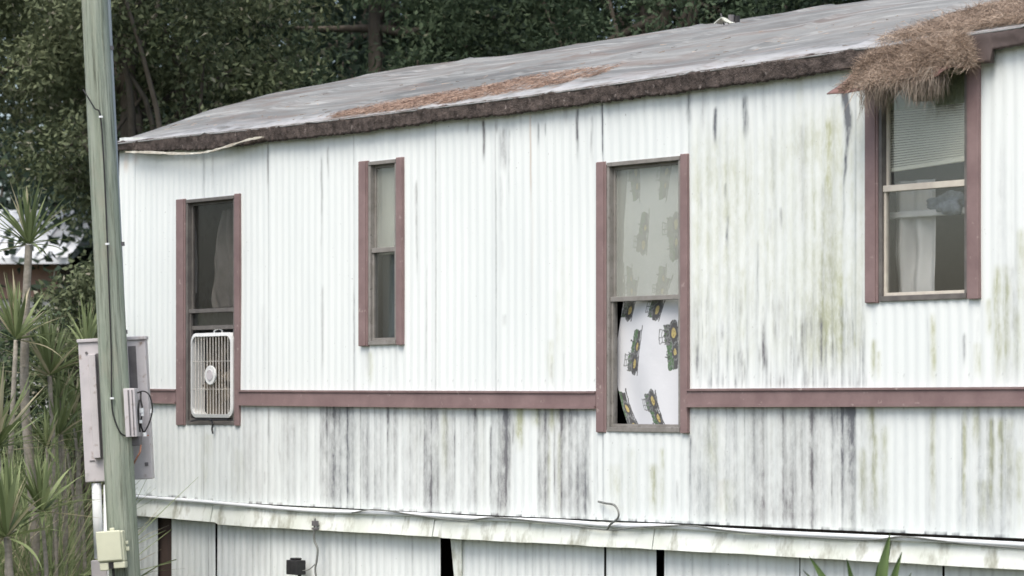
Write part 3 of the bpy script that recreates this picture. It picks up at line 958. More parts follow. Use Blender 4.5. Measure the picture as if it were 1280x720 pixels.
def sheet_print(X, Z):
    col = np.empty(X.shape + (3,)); col[:] = (.60, .62, .65)
    items = [  # px ground line, py start (rear), direction of the hood (+1 up), length px, seed
        (800, 466, 1, 56, 1), (846.5, 403, -1, 60, 2), (827, 490, -1, 54, 3), (790, 546, 1, 58, 4),
        (792, 398, 1, 50, 5), (833, 398, 1, 52, 6), (811, 316, 1, 52, 7), (850, 268, -1, 58, 8),
        (797, 205, -1, 46, 9), (836, 205, -1, 44, 10), (790, 372, 1, 40, 11), (832, 372, 1, 40, 12), (778, 262, -1, 50, 13), (776, 330, -1, 50, 14)]
    for px, py, d_, ln, sd in items:
        sx, _, sz = L(px, py, .057)
        l_m = ln * 15.9 / F
        a = (Z - sz) / l_m * d_
        slant = {3: .30, 4: .42, 1: -.10, 2: .0, 5: -.25, 6: -.25, 9: .1, 10: -.15}.get(sd, 0.0)
        tz = (sz + l_m * .5 * d_) - Z
        bnd = slant * 1.5 * tz + (1.2 * tz * tz if sd in (3, 4) else 0) + (vn(Z * 4, 0, sd) - .5) * .02
        b = (sx + bnd - X) / (l_m * .56)
        msk = (a > -.2) & (a < 1.2) & (b > -.2) & (b < 1.2)
        if msk.any():
            sub = col[msk]
            tractor(sub, a[msk], b[msk], sd)
            col[msk] = sub
    return col


m, nt, b = new_mat('tractor_print_cotton')
at_ = nd(nt, 'ShaderNodeAttribute', attribute_name='print')
nn = noise(nt, (1, 1, 1), 9, 4, .6)
cc = mixc(nt, ramp(nt, nn, .3, .8, 0, .12), at_.outputs['Color'], (.45, .47, .52))
nt.links.new(cc, b.inputs['Base Color']); b.inputs['Roughness'].default_value = .9
bump(nt, b, nn, .3, .01)
w = WIN[2]
lz = [(531, 785), (510, 778), (490, 773), (470, 768), (455, 766), (440, 768), (420, 771), (378, 776), (372, 775), (300, 778), (215, 784)]
lzs = sorted([(L(px, py, .057)[2], S(px, .057)) for py, px in lz])
lz_f = lambda Z: np.interp(Z, [a for a, _ in lzs], [b_ for _, b_ in lzs])
cloth('window_sheet', 'white cotton sheet printed with green and yellow tractors hanging inside the tall window', 'curtain',
      w['s'][1], w['s'][2] + .05, w['zb'] + .01, w['zt'] - .03, .060, m, folds=1.6, amp=.012, left=lz_f, seed=3, nz=560, ns=260, colf=sheet_print)

# window 2 shades
w = WIN[1]
o = cloth('hung_cloth', 'pale grey green shade behind the upper pane of the narrow window', 'shade', w['s'][1] - .05, w['s'][2] + .08, zpx(1, 318), w['zt'] + .02, .10, M['shade'], folds=2, amp=.004, seed=9)
o = cloth('hung_cloth', 'slate grey cloth behind the lower pane of the narrow window', 'shade', w['s'][1] - .05, w['s'][2] + .08, w['zb'] - .02, zpx(1, 312), .13, M['shade_dark'], folds=2, amp=.006, seed=10)

# window 1: pale cloths seen dimly through the screen
w = WIN[0]
cloth('window_curtain', 'dim pale curtain bunched at the left of the fan window', 'curtain', S(233, .075), S(243, .075), zpx(0, 365), zpx(0, 272), .075, M['sheet'], folds=2, amp=.02, seed=11,
      left=lambda Z: S(229, .075) + .03 * np.sin(Z * 9))
zc = zpx(0, 330)
cloth('hanging_shirt', 'dim greyish cloth hanging behind the dark screen above the fan', 'cloth', S(262, .15), S(296, .15), zpx(0, 384), zpx(0, 262), .15, M['dimcloth'], folds=2, amp=.03, seed=12,
      left=lambda Z: S(278, .15) - .10 * np.sin((Z - zpx(0, 380)) * 5) - .12 * (1 - sstep(zpx(0, 380), zpx(0, 330), Z)))

# window 4: valance, blind, hanging panel, shelf, bundle
w = WIN[3]
MB().box(w['s'][1] + .02, w['s'][2] - .01, .045, .058, zpx(3, 133), w['zt'] - .02).build('header_panel', M['header'], w4, bevel=.002)
bl0, bl1 = S(1113, .05), S(1212, .05)
bz1, bzl, bzr = L(1150, 128, .05)[2], L(1115, 215, .05)[2], L(1206, 201, .05)[2]
org = ((bl0 + bl1) / 2, .075, bz1)
bt = hthing('mini_blind', 'ivory mini blind hanging crooked inside the window under the pine needles', 'blind', org)
mb = MB(org)
for k in range(26):
    t = k / 25
    zl, zr_ = bz1 - (bz1 - bzl) * (t ** 1.05) * .95, bz1 - (bz1 - bzr) * (t ** .95) * .95
    h_ = .0056
    mb.hexa([(bl0, .048, zl - h_), (bl1, .048, zr_ - h_), (bl1, .0495, zr_ - h_), (bl0, .0495, zl - h_), (bl0, .0562, zl + h_ * .8), (bl1, .0562, zr_ + h_ * .8), (bl1, .0575, zr_ + h_), (bl0, .0575, zl + h_)])
mb.build('slats', M['blind'], bt)
MB(org).hexa([(bl0, .046, bzl), (bl1, .046, bzr), (bl1, .068, bzr), (bl0, .068, bzl), (bl0, .046, bzl + .02), (bl1, .046, bzr + .02), (bl1, .068, bzr + .02), (bl0, .068, bzl + .02)]).build('bottom_rail', M['blind'], bt, bevel=.002)
MB(org).box(bl0, bl1, .062, .095, bz1, bz1 + .03).build('head_rail', M['blind'], bt, bevel=.002)
cloth('long_curtain', 'long pale grey curtain panel hanging inside the window under the pine needles', 'curtain', S(1118, .13), S(1171, .13), w['zb'] - .1, zpx(3, 222), .13, M['sheet'], folds=2.5, amp=.02, seed=20)
cloth('hanging_cloth', 'brownish dark curtain edge behind the left side of the window under the pine needles', 'curtain', S(1106, .16), S(1119, .16), w['zb'] - .1, zpx(3, 150), .16, M['room'], folds=1.5, amp=.02, seed=21)
za = L(1150, 268, .1)[2]
org = (S(1110, .1), .1, za - .02)
o = MB(org).box(S(1104, .1), S(1215, .1), .09, .115, za - .012, za + .02).build('curtain_rod', M['sheet'], None, bevel=.006)
at_house(o, org); tag(o, 'grey horizontal bar across the window under the pine needles', 'rod')
# bundle: lumpy mass
uu, vv = np.meshgrid(np.linspace(0, 2 * math.pi, 48), np.linspace(.02, math.pi - .02, 26), indexing='ij')
nx, ny, nz_ = np.sin(vv) * np.cos(uu), np.sin(vv) * np.sin(uu), np.cos(vv)
rr = 1 + .9 * (vn(nx * 2 + 5, nz_ * 2 + ny * 3, 5) - .5) + .35 * (vn(nx * 8 + 5, nz_ * 9 + ny * 6, 6) - .5)
cb = L(1187, 255, .1)
vx = np.c_[(nx * rr * .13).ravel(), (ny * rr * .04).ravel(), (nz_ * rr * .05).ravel()]
i_ = np.arange(48 * 26).reshape(48, 26)
qq = np.stack([i_[:-1, :-1], i_[1:, :-1], i_[1:, 1:], i_[:-1, 1:]], -1).reshape(-1, 4)
o = np_mesh('cloth_bundle', vx, qq, M['bundle'], None, True)
at_house(o, cb); tag(o, 'crumpled blue grey cloth resting on the bar inside the window under the pine needles', 'cloth')

# ------------------------------------------------------------------ flashing, skirting
ft = poly([(150, 620.5), (173, 623), (310, 634), (600, 650), (825, 659), (920, 666), (1280, 684)], -.03)
fb_ = poly([(150, 643), (173, 645), (272, 653), (273, 656), (550, 671), (551, 672.5), (825, 687), (1280, 712)], -.05)


def strip(name, s0, s1, label=None, seed=0):
    ss = np.linspace(s0, s1, max(4, int((s1 - s0) / .04)))
    mb = MB()
    for i in range(len(ss) - 1):
        a, b_ = ss[i], ss[i + 1]
        j0 = (float(vn(a * 6, 0, seed)) - .5) * .012; j1 = (float(vn(b_ * 6, 0, seed)) - .5) * .012
        for (t0, t1, ya, yb) in ((.0, 1.0, -.052, -.034),):
            p = []
            for zz, yy in ((0, -.056), (1, -.034)):
                for s__, j, dy in ((a, j0, 0), (b_, j1, 0), (b_, j1, .01), (a, j0, .01)):
                    lo, hi = float(fb_(s__)), float(ft(s__))
                    p.append((s__, yy + dy + j, lo + (hi - lo) * zz + j * .3))
            mb.hexa(p)
        # top return
        mb.hexa([(a, -.034 + j0, float(ft(a)) + .001), (b_, -.034 + j1, float(ft(b_)) + .001), (b_, .01, float(ft(b_)) + .013), (a, .01, float(ft(a)) + .013),
                 (a, -.034 + j0, float(ft(a)) + .005), (b_, -.034 + j1, float(ft(b_)) + .005), (b_, .01, float(ft(b_)) + .017), (a, .01, float(ft(a)) + .017)])
    o = mb.build(name, M['flash'], home)
    if label: o['label'] = label


fs_ = [S(150), S(272), S(550), S(825), S(1120)]
for i, (a, b_) in enumerate(zip(fs_, fs_[1:] + [S(1120) + 2.4])):
    strip('flashing', a + .004, b_ - .004, seed=i)
strip('flashing', S(1120) + 2.41, SE, seed=9)


def gf_skirt(sd):
    def g(Sg, Zg, V):
        gr = .16 * vn(Sg * 80, Zg * 1.5, sd) ** 2 + .12 * np.exp(-(((Sg / PITCH) % 1.0 - .5) / .12) ** 2) * vn(Sg * 9, Zg * 2, sd + 3) + .16 * vn(Sg * 3, Zg * 4, sd + 4) ** 2 + .25 * sstep(.9, 1, V) * vn(Sg * 60, Zg * 9, sd + 1)  # besides dirt, shade painted into the rib grooves so the ribs read
        al = .05 * vn(Sg * 8, Zg * 3, sd + 2) ** 2
        return gr, al, np.zeros_like(Sg)
    return g


sk = [(150, 197.5), (214, 269), (272.5, 552), (576, 756), (757.5, 821.5), (830, 1000), (1001, 1180)]
for i, (a, b_) in enumerate(sk):
    wall_grid(lambda s: 0 * s - .02, lambda s: fb_(s) + .03, S(a, .02), S(b_, .02), 44, gf_skirt(100 + i), 'skirting_panel', holes=False, wseed=20 + i, yoff=.02 + .006 * (i % 2))
s0 = S(1180, .02) + .01
while s0 < SE - .3:
    wall_grid(lambda s: 0 * s - .02, lambda s: fb_(s) + .03, s0, min(s0 + 1.2, SE), 30, gf_skirt(120), 'skirting_panel', holes=False, wseed=31, yoff=.02)
    s0 += 1.21
# slanting edge of the panel right of the wedge gap
a, b_ = S(565, .02), S(580, .02)
zt_ = float(fb_(S(570))) + .02
MB().hexa([(S(573, .02), .012, zt_ - .45), (S(578, .02), .012, zt_ - .45), (S(578, .02), .02, zt_ - .45), (S(573, .02), .02, zt_ - .45),
           (S(564, .02), .012, zt_), (S(578, .02), .012, zt_), (S(578, .02), .02, zt_), (S(564, .02), .02, zt_)]).build('skirting_edge', M['flash'], home)
# frame beam and back skirting in the dark crawl space
MB().box(.05, SE - .05, .5, .6, .35, .72).build('chassis_beam', M['dark'], home)
MB().box(.05, SE - .05, DEP - .04, DEP - .01, 0, .8).build('back_skirting', M['dark'], home)
M['brownb'] = worn('weathered_brown_board', (.085, .06, .05), (.06, .045, .04), .9, (1, 1, .2), 12, .4, .006)
MB().box(S(192, .05), S(222, .05), .045, .06, 0, .8).build('skirting_board', M['brownb'], home)

# end skirt
MB().box(SE - .03, SE, .06, DEP - .05, 0, .78).build('end_skirting', M['flash'], home)
MB().box(.0, .03, .06, DEP - .05, 0, .85).build('end_skirting', M['flash'], home)

# conduit pipe and cable on the ledge
cp = [(150, 619), (173, 621), (240, 626), (310, 632), (392, 638.5), (440, 640), (520, 643), (600, 648), (700, 652), (762, 656.5), (825, 657.5), (920, 663.5), (1010, 668), (1100, 672), (1280, 681)]
pp = smoothpts([L(x, y, -.05) for x, y in cp] + [(10.5, -.05, L(1280, 681, -.05)[2] - .02)], 5)
o = MB(L(600, 648, -.05)).tube(pp, .0125, 8).build('conduit_pipe', M['pvc'], None, smooth=True)
at_house(o, L(600, 648, -.05)); tag(o, 'thin white conduit running along the ledge at the bottom of the siding', 'pipe')
cp = [(440, 641), (470, 637), (520, 644), (575, 651), (620, 647), (700, 655), (758, 662), (800, 659), (860, 657), (900, 662), (960, 668), (1080, 675), (1130, 671), (1200, 679), (1280, 686)]
pp = smoothpts([L(x, y, -.068) for x, y in cp], 5)
o = MB(L(700, 655, -.068)).tube(pp, .0045, 6).build('cable', M['greycable'], None, smooth=True)
at_house(o, L(700, 655, -.068)); tag(o, 'thin grey cable sagging along the white ledge right of the middle', 'cable')
pp = smoothpts([L(748, 627, -.02), L(757, 629, -.05), L(768, 631.5, -.08), L(773, 640, -.09), L(772, 648, -.085), L(763, 655.5, -.075), L(759, 662, -.07)], 6)
o = MB(L(748, 627, -.02)).tube(pp, .006, 6).build('cable', M['greycable'], None, smooth=True)
at_house(o, L(748, 627, -.02)); tag(o, 'short dark cable curling out of the siding under the tractor sheet window', 'cable')
# hanging cable with clamp and small fixture
org = L(394, 648, -.075)
ct = hthing('hanging_cable', 'dark cable with metal clamp hanging from the ledge left of the middle', 'cable', org)
pp = smoothpts([L(394, 648, -.075), L(393, 660, -.075), L(393, 676, -.07), L(397, 686, -.07), L(396, 700, -.07), L(394, 712, -.07), L(395, 735, -.07), (S(396), -.07, .05)], 5)
MB(org).tube(pp, .007, 6).build('wire', M['greycable'], ct, smooth=True)
mb = MB(org)
c0 = L(394, 655, -.075)
mb.box(c0[0] - .02, c0[0] + .02, -.088, -.062, c0[2] - .012, c0[2] + .02); mb.box(c0[0] - .026, c0[0] + .026, -.084, -.066, c0[2] - .035, c0[2] - .022)
mb.build('clamp', M['galvd'], ct, bevel=.002)
org = L(372, 709, -.06)
ft_ = hthing('outdoor_light', 'small black square light fixture clipped to the white skirting', 'light', org)
mb = MB(org); mb.box(org[0] - .055, org[0] + .055, -.11, -.035, org[2] - .045, org[2] + .045); mb.box(org[0] - .03, org[0] + .02, -.10, -.04, org[2] + .045, org[2] + .058)
mb.build('housing', M['black'], ft_, bevel=.006)
MB(org).tube([(org[0] + .02, -.06, org[2] - .04), (org[0] + .03, -.06, org[2] - .12), (org[0] + .03, .0, org[2] - .2)], .012, 6).build('bracket', M['black'], ft_)
MB(org).tube(smoothpts([(org[0] + .05, -.06, org[2] - .02), (org[0] + .12, -.06, org[2] - .01), (org[0] + .2, -.065, org[2] + .03)], 4), .003, 5).build('lead', M['greycable'], ft_)

# crumpled roof vent
rp = None
org = L(908, 38, 1.75)
org = (org[0], 1.75, float(roofz(org[0], 1.75)))
rv = hthing('roof_vent', 'small bent metal vent cap standing near the ridge of the roof', 'vent', org)
vs, fs = [], []
for i in range(5):
    for j in range(4):
        vs.append((org[0] - .055 + .028 * i + rng.uniform(-.008, .008), 1.70 + .02 * j, org[2] - .005 + .045 * math.sin((i + .6) / 4.6 * 3.1) * (.5 + .5 * math.sin(j + .6)) + rng.uniform(0, .012)))
for i in range(4):
    for j in range(3): fs.append((i * 4 + j, i * 4 + 4 + j, i * 4 + 5 + j, i * 4 + 1 + j))
o = MB(org).add(vs, fs).build('cap', M['flash'], rv); o.modifiers.new('solid', 'SOLIDIFY').thickness = .006
MB(org).tube([(org[0] + .03, 1.76, org[2] - .02), (org[0] + .033, 1.76, org[2] + .055)], .02, 8).build('pipe_stub', M['galvd'], rv)
MB(org).tube([(org[0] + .062, 1.78, org[2] - .02), (org[0] + .064, 1.78, org[2] + .048)], .016, 8).build('pipe_stub', M['black'], rv)
MB(org).tube([(org[0] - .03, 1.76, org[2]), (org[0] - .04, 1.74, org[2] + .07)], .005, 6).build('wire', M['galvd'], rv)


# ------------------------------------------------------------------ blades/strands
def strands(base, dirs, length, width, droop, seg=4, seed=0, wav_=0.0):
    """flat tapering strips: base (n,3), dirs (n,3) unit, returns verts, quads"""
    n = len(base); rs = np.random.RandomState(seed)
    side = np.cross(dirs, rs.normal(size=(n, 3))); side /= np.linalg.norm(side, axis=1)[:, None] + 1e-9
    V_ = np.zeros((n, seg + 1, 2, 3))
    p = base.copy(); d = dirs.copy()
    for k in range(seg + 1):
        t = k / seg
        w_ = (width * (1 - t ** 2 * .85))[:, None] * side * .5
        V_[:, k, 0] = p - w_; V_[:, k, 1] = p + w_
        d = d + np.array([0, 0, -1.]) * (droop[:, None] / seg) + rs.normal(size=(n, 3)) * wav_
        d /= np.linalg.norm(d, axis=1)[:, None]
        p = p + d * (length[:, None] / seg)
    b0 = (np.arange(n) * (seg + 1) * 2)[:, None]
    k = np.arange(seg)[None]
    q_ = np.stack([b0 + 2 * k, b0 + 2 * k + 1, b0 + 2 * k + 3, b0 + 2 * k + 2], -1).reshape(-1, 4)
    return V_.reshape(-1, 3), q_, n * seg


def strand_obj(name, base, dirs, length, width, droop, mat, seg=4, seed=0, wav_=0.0, house=True, org=None):
    V_, q_, nf = strands(base, dirs, length, width, droop, seg, seed, wav_)
    rs = np.random.RandomState(seed + 1)
    cl = vn(base[:, 0] * 7, base[:, 1] * 9 + base[:, 2] * 9, seed) * .6 + vn(base[:, 0] * 24, base[:, 1] * 20 + base[:, 2] * 24, seed + 2) * .4
    tint = np.repeat(np.clip(.45 * rs.rand(len(base)) + 1.5 * (cl - .28), 0, 1), seg); dry = np.repeat(rs.rand(len(base)), seg)
    org = np.array(org if org is not None else base.mean(0))
    o = np_mesh(name, V_ - org, q_, mat, None, False, fattr=dict(tint=tint, dry=dry))
    if house: at_house(o, org)
    else: o.location = org
    return o


# pine needles drifted on the roof (middle)
def drift(n, s0, s1, fy0, fy1, seed, thick=.02):
    rs = np.random.RandomState(seed)
    s = rs.uniform(s0, s1, n * 9); y = rs.uniform(-.03, 1.2, n * 9)
    lo, hi = fy0(s), fy1(s)
    keep = (y > lo) & (y < hi) & (rs.rand(len(s)) < 1.5 * vn(s * 5, y * 9, seed) * vn(s * 14, y * 20, seed + 1) * np.clip((hi - y) / .10, .15, 1.5) + .12)
    s, y = s[keep][:n], y[keep][:n]
    z = roofz(s, y) + rs.rand(len(s)) * thick + .004
    a = rs.uniform(0, 6.28, len(s))
    d = np.c_[np.cos(a), np.sin(a) * .8, rs.normal(size=len(s)) * .12 + np.sin(a) * .25]
    d /= np.linalg.norm(d, axis=1)[:, None]
    return np.c_[s, y, z], d, rs


def roof_at(px, py):
    """sight a point on the roof slope"""
    for y in np.arange(-.07, 2.1, .01):
        s, _, z = L(px, py, y)
        if z <= float(roofz(s, y)): return s, y
    return s, y


def band(pl, ph):
    A_ = sorted(roof_at(*p) for p in pl); B_ = sorted(roof_at(*p) for p in ph)
    return (lambda s: np.interp(s, [a[0] for a in A_], [a[1] for a in A_])), (lambda s: np.interp(s, [a[0] for a in B_], [a[1] for a in B_])), min(A_[0][0], B_[0][0]), max(A_[-1][0], B_[-1][0])


f0, f1, sa, sb = band([(395, 153), (440, 147), (500, 139), (550, 133)], [(395, 151), (440, 139), (480, 131), (520, 124), (570, 115)])
base, d, rs = drift(6500, sa, sb + .1, f0, f1, 31)
o = strand_obj('pine_needles', base, d, rs.uniform(.03, .07, len(base)), np.full(len(base), .0022), rs.uniform(.1, .4, len(base)), M['needleO'], 2, 32)
tag(o, 'orange brown pine needle drift at the roof edge, left patch', 'pine needles', None, 'stuff')
f0, f1, sa, sb = band([(570, 128), (640, 117), (700, 107), (745, 97)], [(570, 121), (600, 112), (660, 98), (720, 89), (748, 87)])
base, d, rs = drift(6500, sa, sb, f0, f1, 33)
o = strand_obj('pine_needles', base, d, rs.uniform(.03, .07, len(base)), np.full(len(base), .0022), rs.uniform(.1, .4, len(base)), M['needleO'], 2, 34)
tag(o, 'orange brown pine needle drift on the roof above the middle of the wall', 'pine needles', None, 'stuff')

# loose needles and bits blown over the whole roof slope
rs = np.random.RandomState(91)
n_l = 420
s = rs.uniform(.2, SE - .3, n_l); y = np.abs(rs.normal(size=n_l)) * .55 + .0
y = np.where(y > 1.9, 1.0, y)
a = rs.uniform(0, 6.28, n_l)
d = np.c_[np.cos(a), np.sin(a) * .9, np.sin(a) * .25 + rs.normal(size=n_l) * .05]; d /= np.linalg.norm(d, axis=1)[:, None]
o = strand_obj('roof_litter', np.c_[s, y, roofz(s, y) + .006], d, rs.uniform(.02, .07, n_l), np.full(n_l, .004), rs.uniform(0, .2, n_l), M['needle'], 2, 92)
tag(o, 'thin scatter of loose needles and leaf bits over the whole roof slope', 'roof litter', None, 'stuff')

# the big mat over the torn flap and up the roof at the right
rs = np.random.RandomState(51)
f0, f1, sa, sb = band([(1090, 76), (1140, 70), (1205, 50), (1240, 41), (1279, 33)], [(1090, 70), (1120, 47), (1150, 38), (1190, 24), (1240, 10), (1279, 0)])
base1, d1, _ = drift(36000, sa, sb + 1.2, f0, f1, 52, .035)
d1[:, 1] -= .12; d1 /= np.linalg.norm(d1, axis=1)[:, None]
# on the flap
n2 = 52000
t_, v_ = rs.rand(n2) ** .85, rs.rand(n2)
t_ = rs.uniform(.06, 1.0, n2)
idx_v = np.clip(v_ * 11, 0, 10.999); idx_t = np.clip(t_ * 35, 0, 34.999)
iv, it_ = idx_v.astype(int), idx_t.astype(int)
G3 = np.array(rows)
fv, ft2 = (idx_v - iv)[:, None], (idx_t - it_)[:, None]
base2 = (G3[iv, it_] * (1 - fv) * (1 - ft2) + G3[iv + 1, it_] * fv * (1 - ft2) + G3[iv, it_ + 1] * (1 - fv) * ft2 + G3[iv + 1, it_ + 1] * fv * ft2)
thick = .032 * (1 - .55 * v_) * (.5 + vn(base2[:, 0] * 9, v_ * 5, 4))
keep = rs.rand(n2) < 1.25 - .8 * v_ + .25 * (t_ < .6)
keep &= ~((t_ > .56) & (t_ < .96) & (v_ > .60 + .2 * vn(t_ * 14, 0, 2)) & (rs.rand(n2) > .05))
keep &= ~((t_ < .22) & (v_ > .45) & (rs.rand(n2) > .25))
base2[:, 2] += thick * rs.rand(n2) + .004; base2[:, 1] -= thick * .4 * rs.rand(n2)
base2 = base2[keep]
base2[:900] += rs.normal(size=(900, 3)) * np.array([.03, .03, .02])
a = rs.uniform(0, 6.28, len(base2))
d2 = np.c_[np.cos(a), np.sin(a) * .55, .02 + np.sin(a) * .45 + rs.normal(size=len(base2)) * .25]
d2 /= np.linalg.norm(d2, axis=1)[:, None]
base = np.r_[base1, base2]; d = np.r_[d1, d2]
o = strand_obj('pine_needles', base, d, rs.uniform(.03, .09, len(base)), np.full(len(base), .0022), rs.uniform(-.25, .35, len(base)), M['needle'], 4, 53, .26)
tag(o, 'thick brown mat of pine needles spilling off the roof over the right window', 'pine needles', None, 'stuff')
# strands hanging down over the window head
nh = 1300
tt = rs.beta(1.7, 1.4, nh) * .46 + .14
P_ = np.array([pinterp(bot, t) for t in tt])
P_[:, 2] += rs.uniform(.0, .05, nh); P_[:, 1] += rs.uniform(-.02, .10, nh)
clump = vn(tt * 26, 0, 9)
ln = rs.uniform(.06, .14, nh) * (.5 + .9 * clump)
dd = np.c_[rs.normal(size=nh) * .35, rs.normal(size=nh) * .25 - .15, -np.ones(nh) * .6]
dd /= np.linalg.norm(dd, axis=1)[:, None]
o = strand_obj('pine_needles', P_, dd, ln, np.full(nh, .0026), rs.uniform(.4, 1.6, nh), M['needleG'], 5, 54, .16)
tag(o, 'greyish fringe of needles hanging below the torn fascia over the right window', 'pine needles', None, 'stuff')

# ------------------------------------------------------------------ utility pole and everything on it
YP = 18.0
lean = -math.atan2(WX(156, 720, YP)[0] - WX(118, 0, YP)[0], WX(118, 0, YP)[2] - WX(156, 720, YP)[2])
pb = np.array(WX(156, 720, YP))
gx_ = pb[0] + math.tan(-lean) * pb[2]
POLE = Vector((gx_, YP, 0))
pole = thing('utility_pole', 'leaning green treated wooden utility pole in front of the mobile home', 'utility pole', POLE, tilt=(0, lean, 0))


def PL(px, py, dy=0.0):
    """pole coordinates of a sighted point dy in front of (negative) or behind the pole axis"""
    w_ = Vector(WX(px, py, YP + dy)) - POLE
    return np.array(Matrix.Rotation(-lean, 3, 'Y') @ w_)


nseg, nk = 90, 40
vs = []
for i in range(nseg + 1):
    z = i * 8.5 / nseg
    r0_ = .098 - .0052 * z
    for k in range(nk):
        a = 2 * math.pi * k / nk
        r_ = r0_ * (1 + .035 * (float(vn(math.cos(a) * 3 + 9, z * .4 + math.sin(a) * 2, 7)) - .5))
        # drying check down the front
        for ca, dp in ((-1.62, .014), (-1.05, .008), (-2.2, .008)):
            ca2 = ca + .10 * math.sin(z * 1.3)
            r_ -= dp * math.exp(-((a - 2 * math.pi - ca2) / .06) ** 2)
        vs.append((r_ * math.cos(a), r_ * math.sin(a), z))
vs = np.array(vs)
i_ = np.arange((nseg + 1) * nk).reshape(nseg + 1, nk)
q = np.stack([i_[:-1], np.roll(i_, -1, 1)[:-1], np.roll(i_, -1, 1)[1:], i_[1:]], -1).reshape(-1, 4)
po = np_mesh('pole', vs, q, M['pole'], pole, True)
MB().disc((0, 0), .05, .05, 0, .001, 8)
mb = MB(); mb.tube([(0, 0, 8.49), (0, 0, 8.52)], [.054, .05], 24); mb.build('pole_cap', M['galvd'], pole)
# dark drying crack as a real groove liner
pt = [PL(127, 150, -.096), PL(131, 230, -.096), PL(134, 300, -.096), PL(136.5, 370, -.097), PL(139, 440, -.098), PL(139.5, 498, -.098), PL(142, 520, -.098), PL(150, 540, -.096), PL(159, 546, -.075)]
pt0 = [PL(104, 112, -.06), PL(109, 120, -.085), PL(118, 135, -.1), PL(126, 148, -.1)]
o = MB().tube(smoothpts(pt0 + pt[1:], 6), .0045, 6).build('ground_wire', M['black'], pole, smooth=True)
for px, py in ((126, 146), (140, 498), (134, 305)):
    c_ = PL(px, py, -.105); MB().box(c_[0] - .012, c_[0] + .012, c_[1] - .004, c_[1] + .008, c_[2] - .006, c_[2] + .006).build('staple', M['pvc'], pole, bevel=.002)

# grey conduit up the right side of the pole
org = PL(160, 545, .05)
cg = thing('conduit', 'grey electrical conduit strapped up the right side of the wooden pole', 'conduit', POLE + Matrix.Rotation(lean, 3, 'Y') @ Vector(org), tilt=(0, lean, 0))
cpts = [PL(133.5, -180, .03), PL(134.5, 0, .03), PL(139.5, 110, .03), PL(145, 220, .03), PL(150, 330, .03), PL(154.5, 430, .03), PL(160, 545, .03)]
MB(org).tube(cpts, .019, 10).build('pipe', M['conduit'], cg, smooth=True)
for px, py in ((149.5, 305), (136, 60), (153, 415)):
    c_ = PL(px + 1.5, py, .03); MB(org).tube([c_ + np.array([0, 0, -.012]), c_ + np.array([0, 0, .012])], .024, 10).build('strap', M['galvd'], cg)

# electric cabinet hung behind the pole
org = PL(145, 603, .2)
cab = thing('electric_cabinet', 'wide pale grey electric meter cabinet mounted behind the wooden pole', 'electric cabinet', POLE + Matrix.Rotation(lean, 3, 'Y') @ Vector(org), tilt=(0, lean, 0))
yc = .16
LT, LB, RT, RB = PL(97.5, 428, yc), PL(106.5, 603, yc), PL(182, 425, yc), PL(190, 597, yc)
xl, xr = (LT[0] + LB[0]) / 2, (RT[0] + RB[0]) / 2
zb0, zt0 = LB[2], (LT[2] + RT[2]) / 2
mb = MB(org); mb.box(xl, xr, yc, yc + .12, zb0, zt0)
body = mb.build('cabinet_body', M['galv'], cab, bevel=.006)
mb = MB(org); mb.box(xl - .006, xr + .006, yc - .012, yc + .125, zt0 + .0005, zt0 + .022); mb.build('lid', M['galv'], cab, bevel=.004)
c1, c2 = PL(114, 443, yc), PL(131, 572, yc)
x0_ = (PL(115, 443, yc)[0] + PL(122, 572, yc)[0]) / 2 - .018
mb = MB(org); mb.box(x0_, x0_ + .042, yc - .045, yc - .0005, c2[2], c1[2]); mb.build('left_door', M['galv'], cab, bevel=.004)
mb = MB(org); mb.box(x0_ + .0425, x0_ + .12, yc - .006, yc - .0008, c2[2] - .006, c1[2] + .004); mb.build('recess_shade', M['galvd'], cab)  # flat dark plate standing in for the shade inside the door gap
c1, c2 = PL(157, 433, yc), PL(170, 486, yc)
mb = MB(org); mb.box(c1[0] + .015, c1[0] + .062, yc - .004, yc - .0008, c2[2], c1[2]); mb.build('recess_shade', M['galvd'], cab)  # dark plate again, as painted shade of the right-hand recess
c3 = PL(172, 548, yc)
mb = MB(org); mb.box(c1[0] - .01, c1[0] + .014, yc - .03, yc - .0005, c3[2], c1[2] + .006); mb.build('channel', M['galv'], cab, bevel=.003)
k0 = PL(181, 580, yc); mb = MB(org); mb.box(k0[0] + .0, k0[0] + .022, yc - .006, yc - .0005, k0[2] - .012, k0[2] + .01); mb.build('latch', M['galvd'], cab, bevel=.002)
k0 = PL(108, 441, yc); mb = MB(org); mb.disc((k0[0], k0[2]), .008, .008, yc - .006, yc - .0005, 10); mb.build('rivet', M['galvd'], cab)
k0 = PL(115, 576, yc); mb = MB(org); mb.box(k0[0] - .014, k0[0] + .016, yc - .004, yc - .0005, k0[2] - .004, k0[2] + .003); mb.build('slot', M['galvd'], cab)

